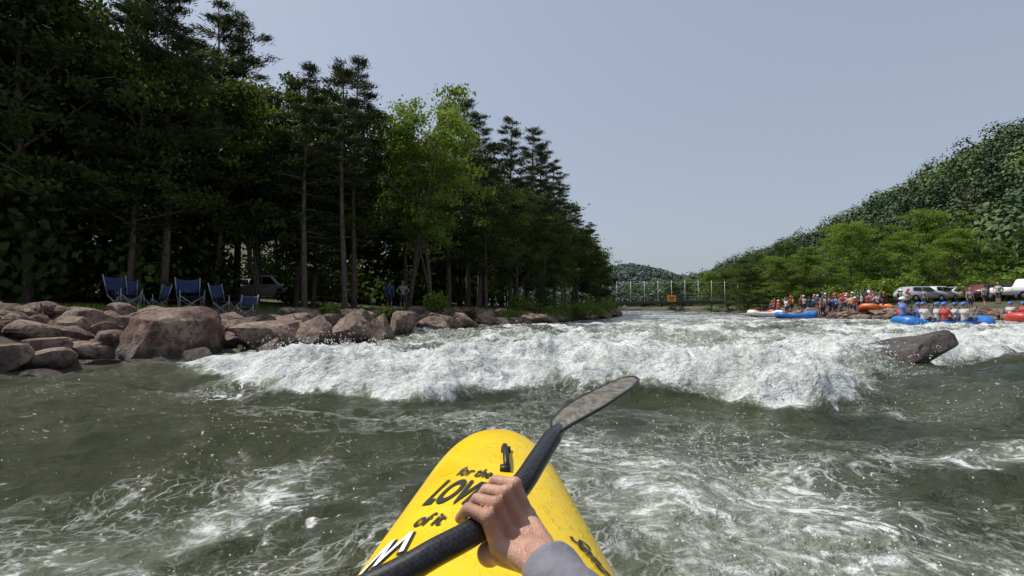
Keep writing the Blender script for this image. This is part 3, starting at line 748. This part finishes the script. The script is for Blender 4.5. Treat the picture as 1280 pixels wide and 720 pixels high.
g=Geo(); p=bp(.42,.45,-1.40); g.box(p,(1.5,.05,1.1),0); g.box(p+np.array([0,-.04,.15]),(1.0,.02,.14),1); g.box(p+np.array([0,-.04,-.15]),(.8,.02,.12),1); obj('warning_sign',g.mesh('sign',[M_sign,M_dark],False),e)

# ---------------------------------------------------------------- vehicles
M_glass=simple('car_glass',(.02,.025,.03),.1,.05); M_tyre=simple('tyre',(.02,.02,.02),.85,.1); M_hub=simple('hub',(.4,.4,.42),.35,.05,metal=.7); M_paint=simple('car_paint',(1,1,1),.28,.03,objcol=True); M_lamp=simple('headlamp',(.7,.7,.68),.2,.02)
def car(name,x,y,rz,col,truck=False,z=None):
    z=float(ground_z(x,y)) if z is None else z
    e=empty(name,(x,y,z),(0,0,rz))
    if truck: prof=[(-2.7,.45),(-2.7,1.05),(-.75,1.08),(-.6,1.12),(-.35,1.78),(.75,1.8),(1.35,1.18),(2.55,1.05),(2.75,.85),(2.75,.42)]
    else: prof=[(-2.2,.4),(-2.25,.85),(-2.05,1.02),(-1.6,1.5),(-1.2,1.55),(.3,1.55),(1.0,1.02),(2.0,.9),(2.25,.7),(2.25,.36)]
    bm=bmesh.new(); W=.92
    L0=[bm.verts.new((px,-W*(1 if pz<1.2 else .84),pz)) for px,pz in prof]; L1=[bm.verts.new((px,W*(1 if pz<1.2 else .84),pz)) for px,pz in prof]
    bm.faces.new(L0); bm.faces.new(L1[::-1]); n=len(prof)
    for i in range(n): bm.faces.new((L0[i],L1[i],L1[(i+1)%n],L0[(i+1)%n]))
    bmesh.ops.recalc_face_normals(bm,faces=bm.faces)
    bmesh.ops.bevel(bm,geom=bm.edges[:],offset=.06,segments=2,affect='EDGES')
    me=bpy.data.meshes.new('body'); bm.to_mesh(me); bm.free(); me.materials.append(M_paint); me.polygons.foreach_set('use_smooth',np.ones(len(me.polygons),dtype=bool))
    o=obj('body',me,e); o.color=(*col,1)
    g=Geo()
    if truck: wins=[[(-.5,1.2),(.2,1.2),(.2,1.68),(-.32,1.68)],[(.28,1.2),(1.15,1.2),(.7,1.68),(.28,1.68)]]
    else: wins=[[(-1.8,1.06),(-.7,1.06),(-.7,1.46),(-1.5,1.46)],[(-.62,1.06),(.85,1.06),(.3,1.46),(-.62,1.46)]]
    for wq in wins:
        for sy in(-1,1):
            P=[[px,sy*(.935 if pz<1.25 else .81),pz] for px,pz in wq]
            g.add(P,[[0,1,2,3]],0)
    f=[(1.33,1.2),(.78,1.76)] if truck else [(.95,1.08),(.36,1.5)]
    g.add([[f[0][0]+.03,-.75,f[0][1]],[f[0][0]+.03,.75,f[0][1]],[f[1][0]+.04,.68,f[1][1]],[f[1][0]+.04,-.68,f[1][1]]],[[0,1,2,3]],0)
    obj('windows',g.mesh('windows',[M_glass],False),e)
    g=Geo(); fx=2.76 if truck else 2.26
    for sy in(-1,1): g.box((fx,sy*.65,.72),(.06,.35,.16),0)
    obj('headlamps',g.mesh('lamps',[M_lamp],False),e)
    wx=(-1.75,1.75) if truck else (-1.4,1.4)
    for sx in wx:
        for sy in(-1,1):
            g=Geo(); V,Q=tube([[sx,sy*.72,.36],[sx,sy*.76,.36],[sx,sy*.92,.36],[sx,sy*.95,.36]],[.3,.36,.36,.3],18); g.add(V,Q,0)
            V,Q=tube([[sx,sy*.93,.36],[sx,sy*.965,.36]],[.2,.17],12); g.add(V,Q,1); obj('wheel',g.mesh('wheel',[M_tyre,M_hub]),e)
    return e
car('pickup_truck',-16.6,34.0,.15,(.8,.8,.8),True,z=1.35)
car('parked_car',-20.8,42,.4,(.6,.6,.6),False,z=1.8)
for i,(x,y,c,t) in enumerate([(44,53,(.7,.7,.7),0),(40.5,57,(.08,.09,.1),0),(48.5,56,(.7,.72,.74),0),(41.5,52,(.4,.42,.45),0),(51,53,(.03,.05,.12),0),(54,55,(.6,.6,.6),1),(47,50,(.12,.03,.03),0),(43,42.5,(.78,.78,.78),1),(51.5,49,(.75,.75,.75),0)]):
    car('pickup_truck' if t else 'parked_car',x,y,random.choice([.1,3.0,.4]),c,bool(t),z=float(ground_z(x,y))+.15)

# ---------------------------------------------------------------- camp chairs
M_fab=simple('chair_fabric',(.014,.035,.11),.8,.3,10,.2); M_frame=simple('chair_frame',(.25,.26,.28),.4,.1,metal=.3)
def chair(x,y,rz,s=1.0,name='camp_chair'):
    e=empty(name,(x,y,float(ground_z(x,y))+.06),(0,0,rz)); g=Geo()
    w_=.28; R=.016
    for a,b in [((-w_,-.25,.0),(w_,-.25,.42)),((w_,-.25,0),(-w_,-.25,.42)),((-w_,.25,0),(w_,.25,.38)),((w_,.25,0),(-w_,.25,.38)),((-w_,-.25,0),(-w_,.25,.40)),((-w_,.25,0),(-w_,-.25,.40)),((w_,-.25,0),(w_,.25,.40)),((w_,.25,0),(w_,-.25,.40)),
        ((-w_,.25,.38),(-w_-.04,.40,.98)),((w_,.25,.38),(w_+.04,.40,.98)),((-w_,-.25,0),(-w_-.03,-.27,.62)),((w_,-.25,0),(w_+.03,-.27,.62))]:
        g.tube([a,b],R,6,0)
    obj('frame',g.mesh('frame',[M_frame]),e)
    g=Geo(); n=9; u=np.linspace(-1,1,n); v=np.linspace(0,1,n); U,Vv=np.meshgrid(u,v)
    S=np.stack([U*w_,-.25+.5*Vv,.42-.06*(1-U**2)*np.sin(Vv*math.pi)-.02*Vv],-1).reshape(-1,3); g.add(S,gridQ(n,n),0)
    S=np.stack([U*(w_+.03*Vv),.30+.12*Vv+.05*(1-U**2),.52+.43*Vv-.05*Vv*(1-U**2)],-1).reshape(-1,3); g.add(S,gridQ(n,n),0)
    for sx in(-1,1):
        S=np.stack([sx*(w_+.02)+U*.045,-.3+.66*Vv,.62+.02*Vv-.02*np.sin(Vv*3.1)],-1).reshape(-1,3); g.add(S,gridQ(n,n),0)
    m=g.mesh('fabric',[M_fab]); o=obj('fabric',m,e); sd=o.modifiers.new('s','SOLIDIFY'); sd.thickness=.006
    e.scale=(s,s,s); return e
chair(-10.9,14.4,1.3,1.0); chair(-9.3,14.8,.75,1.0); chair(-8.35,15.0,1.5,.95); chair(-10.15,14.6,-.5,.75); chair(-7.7,14.9,.2,.7); chair(-12.3,16.4,.8,.95)

# ---------------------------------------------------------------- kayak
CX=-.05
ky=[-1.36,-1.3,-1.2,-1.0,-.6,-.2,.2,.5,.8,1.1,1.3,1.5,1.6,1.68,1.735,1.76]
kw=[.01,.06,.11,.19,.29,.33,.335,.32,.29,.25,.215,.178,.150,.112,.065,.012]
kze=[.50,.48,.46,.43,.41,.40,.41,.42,.435,.46,.487,.52,.538,.553,.566,.572]
kzc=[.505,.51,.51,.50,.49,.48,.50,.53,.555,.578,.596,.612,.615,.608,.592,.576]
kzb=[.49,.42,.33,.2,.13,.12,.12,.12,.13,.17,.22,.31,.37,.44,.51,.565]
ys=np.concatenate([np.linspace(-1.36,1.4,110,endpoint=False),1.4+.36*np.sin(np.linspace(0,math.pi/2,50))])
def sm(tab):
    f=np.linspace(-1.36,1.76,1200); v=np.interp(f,ky,tab); k_=np.hanning(61); k_/=k_.sum(); p=np.pad(v,30,mode='edge'); c=np.convolve(p,k_,'valid'); e_=np.minimum(1,np.minimum(f+1.36,1.76-f)/.08); return f,v*(1-e_)+c*e_
TB={n_:sm(t_) for n_,t_ in dict(w=kw,e=kze,c=kzc,b=kzb).items()}
def kt(n_,y): return np.interp(y,*TB[n_])
def deck_z(x,y):
    q=np.clip(np.abs(x-CX)/kt('w',y),0,1); return kt('e',y)+(kt('c',y)-kt('e',y))*(1-q**2.4)**.62
nc=24
th=np.linspace(0,math.pi,nc+1); rows=[]
for y in ys:
    w_,ze,zc,zb=[float(kt(k_,y)) for k_ in 'wecb']; xs=np.cos(th)*w_
    up=np.stack([CX+xs,np.full(nc+1,y),ze+(zc-ze)*(1-np.abs(np.cos(th))**2.4)**.62],1)
    th2=np.linspace(math.pi,2*math.pi,nc+1)[1:-1]; lo=np.stack([CX+np.cos(th2)*w_,np.full(nc-1,y),ze-.012-(ze-zb-.012)*np.abs(np.sin(th2))**.7],1)
    rows.append(np.concatenate([up,lo]))
P=np.array(rows); m_,k2=P.shape[:2]; idx=np.arange(m_*k2).reshape(m_,k2); a_=idx[:-1]; b_=idx[1:]
Q=np.stack([a_,np.roll(a_,-1,1),np.roll(b_,-1,1),b_],-1).reshape(-1,4)
def yellow():
    t=NT('kayak_plastic'); co=t.n('TexCoord').outputs['Object']
    n1=t.noise(co,5,5,.6)[0]; mp=t.n('Mapping',{'Vector':co,'Scale':(60,5,5),'Rotation':(0,0,.3)}).outputs[0]; sc_=t.noise(mp,3,5,.7)[0]
    col=t.mix(t.ss(.3,.7,n1),c4(.74,.50,.004),c4(.82,.58,.008)); col=t.mix(t.m('MULTIPLY',t.ss(.58,.72,sc_),.45),col,c4(.50,.34,.03))
    wetn=t.noise(co,38,3,.5)[0]
    p=t.bsdf(Base_Color=col,Roughness=t.n('MapRange',{'Value':n1,'To Min':.18,'To Max':.5}).outputs[0])
    b=t.n('Bump',{'Height':t.m('ADD',t.m('MULTIPLY',sc_,.3),t.ss(.55,.68,wetn)),'Strength':.25,'Distance':.01}); t.t.links.new(b.outputs[0],p.inputs['Normal'])
    return t.done(p.outputs[0])
M_yel=yellow(); M_blk=simple('black_decal',(.012,.012,.014),.5,.1); M_wht=simple('white_decal',(.8,.8,.8),.5,.03)
kay=empty('kayak'); obj('kayak_hull',mesh_np('kayak_hull',P.reshape(-1,3),Q,[M_yel]),kay)
def decal(txt,x,y,size,rot,mat,nm,sx=1.0,off=.0025,shear=0,bold=.022):
    cu=bpy.data.curves.new(nm,'FONT'); cu.body=txt; cu.size=1; cu.align_x='CENTER'; cu.align_y='CENTER'; cu.offset=bold; cu.shear=shear
    o=obj('t',cu); dg=bpy.context.evaluated_depsgraph_get(); me=bpy.data.meshes.new_from_object(o.evaluated_get(dg)); bpy.data.objects.remove(o)
    bm=bmesh.new(); bm.from_mesh(me); bmesh.ops.triangulate(bm,faces=bm.faces)
    bmesh.ops.subdivide_edges(bm,edges=[e_ for e_ in bm.edges if e_.calc_length()>.2],cuts=3,use_grid_fill=False); bmesh.ops.triangulate(bm,faces=bm.faces)
    ca,sa=math.cos(rot),math.sin(rot)
    for v in bm.verts:
        px,py=v.co.x*size*sx,v.co.y*size; X_=x+px*ca-py*sa; Y_=y+px*sa+py*ca; v.co=(X_,Y_,float(deck_z(X_,Y_))+off)
    bm.to_mesh(me); bm.free(); me.materials.clear(); me.materials.append(mat); return obj(nm,me,kay)
decal('for the',-.090,1.280,.066,-.42,M_blk,'lettering_1',.50); decal('LOVE',-.126,1.180,.150,-.42,M_blk,'lettering_2',.35,bold=.035); decal('of it',-.168,1.070,.068,-.42,M_blk,'lettering_3',.60)
def ribbon(pts,wd,mat,nm,off):
    pts=np.array(pts,float); g=Geo()
    for i in range(len(pts)-1):
        a,b=pts[i],pts[i+1]; d=(b-a)/np.linalg.norm(b-a); nn=np.array([-d[1],d[0]])*wd/2; a=a-d*wd*.3; b=b+d*wd*.3
        for k_ in range(6):
            p=a+(b-a)*k_/6; q=a+(b-a)*(k_+1)/6; qs=[p-nn,q-nn,q+nn,p+nn]; g.add([[v[0],v[1],float(deck_z(v[0],v[1]))+off+i*.0002] for v in qs],[[0,1,2,3]],0)
    obj(nm,g.mesh(nm,[mat],False),kay)
zz=[(-.278,.960),(-.236,1.03),(-.25,.955),(-.20,1.03),(-.205,.965)]
ribbon(zz,.018,M_blk,'logo_outline',.002); ribbon(zz,.010,M_wht,'logo_fill',.0045)
decal('Send',.150,1.0,.05,-1.0,M_blk,'script_lettering',1,shear=.3)
g=Geo(); g.tube([[CX+.030,1.43,float(deck_z(CX+.030,1.43))+.0],[CX+.030,1.42,.622],[CX+.033,1.37,.618],[CX+.036,1.31,.610],[CX+.036,1.30,.59]],.008,8,0)
for yy in(1.43,1.30): g.box((CX+.033,yy,float(deck_z(CX+.033,yy))+.004),(.026,.026,.012),0)
obj('grab_handle',g.mesh('grab',[M_blk]),kay)
g=Geo(); rim=np.array([[CX+.235*math.cos(a),.02+.40*math.sin(a),.525+.03*math.sin(a)] for a in np.linspace(0,2*math.pi,40,endpoint=False)])
V,Q=tube(rim,.016,8,False,True); g.add(V,Q,0)
for k_ in range(5):
    f0,f1=1-k_/5*.6,1-(k_+1)/5*.6; c_=np.array([CX,0.0,.53]); A_=c_+(rim-c_)*[f0,f0,1]+[0,0,.012*k_**1.2]; B_=c_+(rim-c_)*[f1,f1,1]+[0,0,.012*(k_+1)**1.2]
    i_=np.arange(40); g.add(np.concatenate([A_,B_]),np.stack([i_,(i_+1)%40,(i_+1)%40+40,i_+40],1),0)
obj('spray_deck',g.mesh('spray_deck',[M_dark]),kay)

# ---------------------------------------------------------------- paddle
pad=empty('kayak_paddle')
def carbon():
    t=NT('carbon_shaft'); co=t.n('TexCoord').outputs['Object']
    ch_=t.n('TexChecker',{'Vector':co,'Scale':220.0}).outputs['Fac']; nz=t.noise(co,30,4)[0]
    col=t.mix(t.m('MULTIPLY',ch_,.6),c4(.012,.012,.014),c4(.045,.045,.048)); p=t.bsdf(Base_Color=col,Roughness=t.n('MapRange',{'Value':nz,'To Min':.22,'To Max':.45}).outputs[0]); return t.done(p.outputs[0])
M_carb=carbon()
def cat(P,n=10):
    P=np.array(P,float); Pp=np.concatenate([[2*P[0]-P[1]],P,[2*P[-1]-P[-2]]]); out=[]
    for i in range(1,len(Pp)-2):
        for t in np.linspace(0,1,n,endpoint=False):
            a,b,c,d=Pp[i-1:i+3]; out.append(.5*((2*b)+(c-a)*t+(2*a-5*b+4*c-d)*t*t+(3*b-a-3*c+d)*t**3))
    out.append(P[-1]); return np.array(out)
SH=[(-1.0,.02,.50),(-.6,.26,.61),(-.30,.44,.681),(-.1325,.53,.7226),(-.083,.56,.7375),(-.0375,.60,.748),(.0085,.67,.768),(.034,.735,.781),(.060,.81,.793),(.078,.86,.800)]
sp=cat(SH); g=Geo(); rr=np.full(len(sp),.0150); rr[-10:]=np.linspace(.0150,.009,10); g.tube(sp,rr,16,0); obj('shaft',g.mesh('shaft',[M_carb]),pad)
def blade(base,tip,W,nm,bend,wid=.19):
    base=np.array(base);tip=np.array(tip);a=tip-base;Ln=np.linalg.norm(a);a/=Ln;W=np.array(W);W=W-(W@a)*a;W/=np.linalg.norm(W);N=np.cross(a,W)
    g=Geo(); nu,nv=32,15; U=np.linspace(0,1,nu);Vv=np.linspace(-1,1,nv)
    prof=np.interp(U,[0,.08,.25,.5,.72,.88,.96,1],[.012,.026,.068,.096,.088,.055,.025,.004])*wid/.19
    X=np.zeros((2,nu,nv,3))
    for s_ in(0,1):
        for i in range(nu):
            th_=.0035*(1-.3*U[i])*(1-np.abs(Vv)**4)+.006*np.exp(-(Vv/.12)**2)*(1-U[i])
            off=-bend*(U[i]**2)*.06+bend*.018*Vv**2
            X[s_,i]=base+a*(U[i]*Ln+(Vv*.03*U[i]*(1-U[i])*2)[:,None])+W*(Vv*prof[i])[:,None]+N*(off+(th_ if s_ else -th_))[:,None]
    P_=X.reshape(-1,3); q1=gridQ(nu,nv); g.add(P_,np.concatenate([q1,(q1+nu*nv)[:,::-1]]),0)
    edge=np.concatenate([X[0,:,0],X[0,-1,1:],X[0,::-1,-1][1:]]); g.tube(edge,.0030,6,1,False)
    return obj(nm,g.mesh(nm,[M_bl,M_carb]),pad)
def blmat():
    t=NT('blade_composite'); co=t.n('TexCoord').outputs['Object']; mp=t.n('Mapping',{'Vector':co,'Rotation':(0,0,.45),'Scale':(30,4,4)}).outputs[0]
    nz=t.noise(mp,3,6,.6)[0]; col=t.mix(t.ss(.35,.65,nz),c4(.10,.095,.082),c4(.26,.24,.205)); p=t.bsdf(Base_Color=col,Roughness=.3); return t.done(p.outputs[0])
M_bl=blmat()
base=(.070,.835,.796); tip=(.262,1.24,.835); av=np.array(tip)-np.array(base); av/=np.linalg.norm(av); vv=np.array([.17,.97,-.19]); vv/=np.linalg.norm(vv)
Wp=vv-(vv@av)*av; Wp/=np.linalg.norm(Wp); Np=np.cross(av,Wp); ang=math.radians(24)
blade(base,tip,Wp*math.cos(ang)+Np*math.sin(ang),'blade_right',.12,.165)
blade((-.98,.03,.505),(-1.38,-.16,.36),(0,.3,.9),'blade_left',.5,.17)

# ---------------------------------------------------------------- kayaker
def skinmat():
    t=NT('hand_skin'); co=t.n('TexCoord').outputs['Object']; a=t.noise(co,28,5,.6)[0]; b=t.noise(co,160,5,.7)[0]; v=t.n('TexVoronoi',{'Vector':co,'Scale':420.0},feature='DISTANCE_TO_EDGE').outputs['Distance']
    col=t.mix(t.ss(.35,.65,a),c4(.42,.21,.145),c4(.55,.33,.235)); col=t.mix(t.m('MULTIPLY',t.ss(.5,.7,b),.25),col,c4(.34,.15,.10))
    p=t.bsdf(Base_Color=col,Roughness=.42); p.inputs['Subsurface Weight'].default_value=.12; p.inputs['Subsurface Radius'].default_value=(.01,.004,.002)
    wv=t.n('TexWave',{'Vector':co,'Scale':95.0,'Distortion':9.0,'Detail':3.0}).outputs[1]
    bn=t.n('Bump',{'Height':t.m('ADD',t.m('ADD',b,t.m('MULTIPLY',t.m('MINIMUM',v,.12),3.0)),t.m('MULTIPLY',wv,.35)),'Strength':.5,'Distance':.0016}); t.t.links.new(bn.outputs[0],p.inputs['Normal'])
    return t.done(p.outputs[0])
M_hand=skinmat(); M_slv=simple('sleeve_fabric',(.17,.17,.20),.8,.12,40,.25); M_pfd=simple('life_vest',(.5,.05,.03),.8,.15,10,.2)
kk=empty('kayaker')
C=np.array([-.0235,.6200,.7535]); s_=np.array([.54,.79,.29]); s_/=np.linalg.norm(s_); n0=np.array([0,0,1.0])-s_[2]*s_; n0/=np.linalg.norm(n0); b0=np.cross(s_,n0)
ph=math.radians(84); nn=n0*math.cos(ph)+b0*math.sin(ph); bb=b0*math.cos(ph)-n0*math.sin(ph)
def hp(s1,b1,n1): return C+s_*s1+bb*b1+nn*n1
wr=C-s_*.022+b0*.074-n0*.020
S=[]; fs=[.0285,.0095,-.0095,-.0275]; ln=[1.0,1.06,1.0,.84]
for i,f in enumerate(fs):
    mcp=hp(f,.014,.029-.0025*abs(i-1)); pip=hp(f*1.04,-.0235*ln[i],.020); dip=hp(f*1.02,-.0265,-.007*ln[i]); tp_=hp(f,-.011,-.0243)
    mc0=wr+s_*(.012-.008*i)+nn*.004
    S+= [(mc0,mcp,.0134,.0113,0),(mcp,pip,.0102,.0088,0),(pip,dip,.0085,.0075,0),(dip,tp_,.0074,.0066,0)]
    S.append((mcp+nn*.003,mcp+nn*.0035,.0098,.0098,0)); S.append((pip+(nn-bb)*.001,pip+(nn-bb)*.0012,.0092,.0092,0))
    S.append((mc0+nn*.0111+(mcp-mc0)*.25,mcp+nn*.0086,.0024,.0032,0))
S.append((wr+s_*.008,hp(-.005,.030,.014),.0155,.0150,0)); S.append((hp(-.025,.032,.004),hp(.016,.032,.004),.0150,.0145,0)); S.append((wr-s_*.006,hp(-.026,.028,.008),.0145,.0120,0))
t0=wr+s_*.016-nn*.004; t1=hp(.026,.036,-.008); t2=hp(.033,.018,-.026); t3=hp(.034,-.008,-.029)
S+=[(t0,t1,.0155,.0125,0),(t1,t2,.0115,.0097,0),(t2,t3,.0097,.0082,0)]
elb=np.array([.185,.275,.67]); fd=(elb-wr)/np.linalg.norm(elb-wr)
S+=[(wr-fd*.004,wr+fd*.05,.0210,.0245,0),(wr+s_*.008,wr+s_*.006+fd*.05,.0175,.020,0),(wr-s_*.008,wr-s_*.008+fd*.05,.0175,.020,0)]
obj('right_hand',fused('right_hand',S,.0017,[M_hand],4),kk)
def sleeve(a,b,ra,rb,nm,mat,seed,th0=0.0):
    a=np.array(a);b=np.array(b);n=60;T=np.linspace(0,1,n);pts=a+(b-a)*T[:,None];V,Q=tube(pts,ra+(rb-ra)*T,36,False); V=V.reshape(n,36,3); c=pts[:,None,:]; D=V-c
    tt=np.repeat(T[:,None],36,1); an=np.repeat(np.linspace(0,2*math.pi,36,endpoint=False)[None,:],n,0)
    k_=1+.07*fbm(tt*9+np.sin(an)*.9,np.cos(an)*1.2+seed,3,seed)+.05*np.sin(tt*38+2.5*np.cos(an)+seed)*np.exp(-tt*1.5)
    k_[:3]*=1.03
    V=(c+D*k_[...,None]); V[0]=c[0]+D[0]*.93; g=Geo(); g.add(V.reshape(-1,3),Q,0); m=g.mesh(nm,[mat]); o=obj(nm,m,kk); return o
sleeve(wr+fd*.014,elb,.030,.047,'right_sleeve',M_slv,2)
shR=np.array([.21,-.10,.80]); sleeve(elb-(shR-elb)*.03,shR,.047,.062,'right_upper_sleeve',M_slv,5)
lc=np.array([-.50,.318,.638]); ls=np.array([.4,.24,.11]); ls/=np.linalg.norm(ls); S=[]
ln0=np.array([0,0,1.0])-ls[2]*ls; ln0/=np.linalg.norm(ln0); lb=np.cross(ls,ln0); lw=lc+lb*.07
for i,f in enumerate([-.033,-.011,.0105,.031]):
    q=lambda a,b,c: lc+ls*a+lb*b+ln0*c
    S+=[(lw,q(f,.015,.034),.015,.0125,0),(q(f,.015,.034),q(f,-.027,.022),.0112,.0097,0),(q(f,-.027,.022),q(f,-.03,-.008),.0094,.0084,0),(q(f,-.03,-.008),q(f,-.01,-.026),.0083,.0075,0)]
S+=[(lw,lc-ls*.03+lb*.03-ln0*.02,.016,.012,0),(lc-ls*.03+lb*.03-ln0*.02,lc-ls*.035-lb*.005-ln0*.03,.0115,.009,0)]
le=np.array([-.42,.10,.56]); S.append((lw,lw+(le-lw)*.3,.022,.026,0))
obj('left_hand',fused('left_hand',S,.0022,[M_hand],3),kk); sleeve(lw+(le-lw)*.12,le,.031,.046,'left_sleeve',M_slv,3); sleeve(le,(-.24,-.10,.80),.047,.062,'left_upper_sleeve',M_slv,4)
S=[((-.1,-.16,.45),(.08,-.16,.45),.14,.14,0),((-.01,-.17,.5),(-.01,-.17,.62),.14,.15,1),((-.09,-.17,.70),(.07,-.17,.70),.13,.13,1),((-.19,-.13,.80),(.17,-.13,.80),.06,.06,0),((-.01,-.16,.82),(-.01,-.17,.90),.055,.05,2),((-.01,-.18,.95),(-.01,-.18,1.0),.085,.09,2),((-.01,-.085,.955),(-.01,-.08,.95),.014,.014,2)]
obj('torso_and_head',fused('torso',S,.012,[M_slv,M_pfd,M_hand],3),kk)
hm=obj('helmet',dome('helmet2',M_helm,.125),kk,(-.01,-.185,1.0)); hm.color=(.05,.1,.3,1)
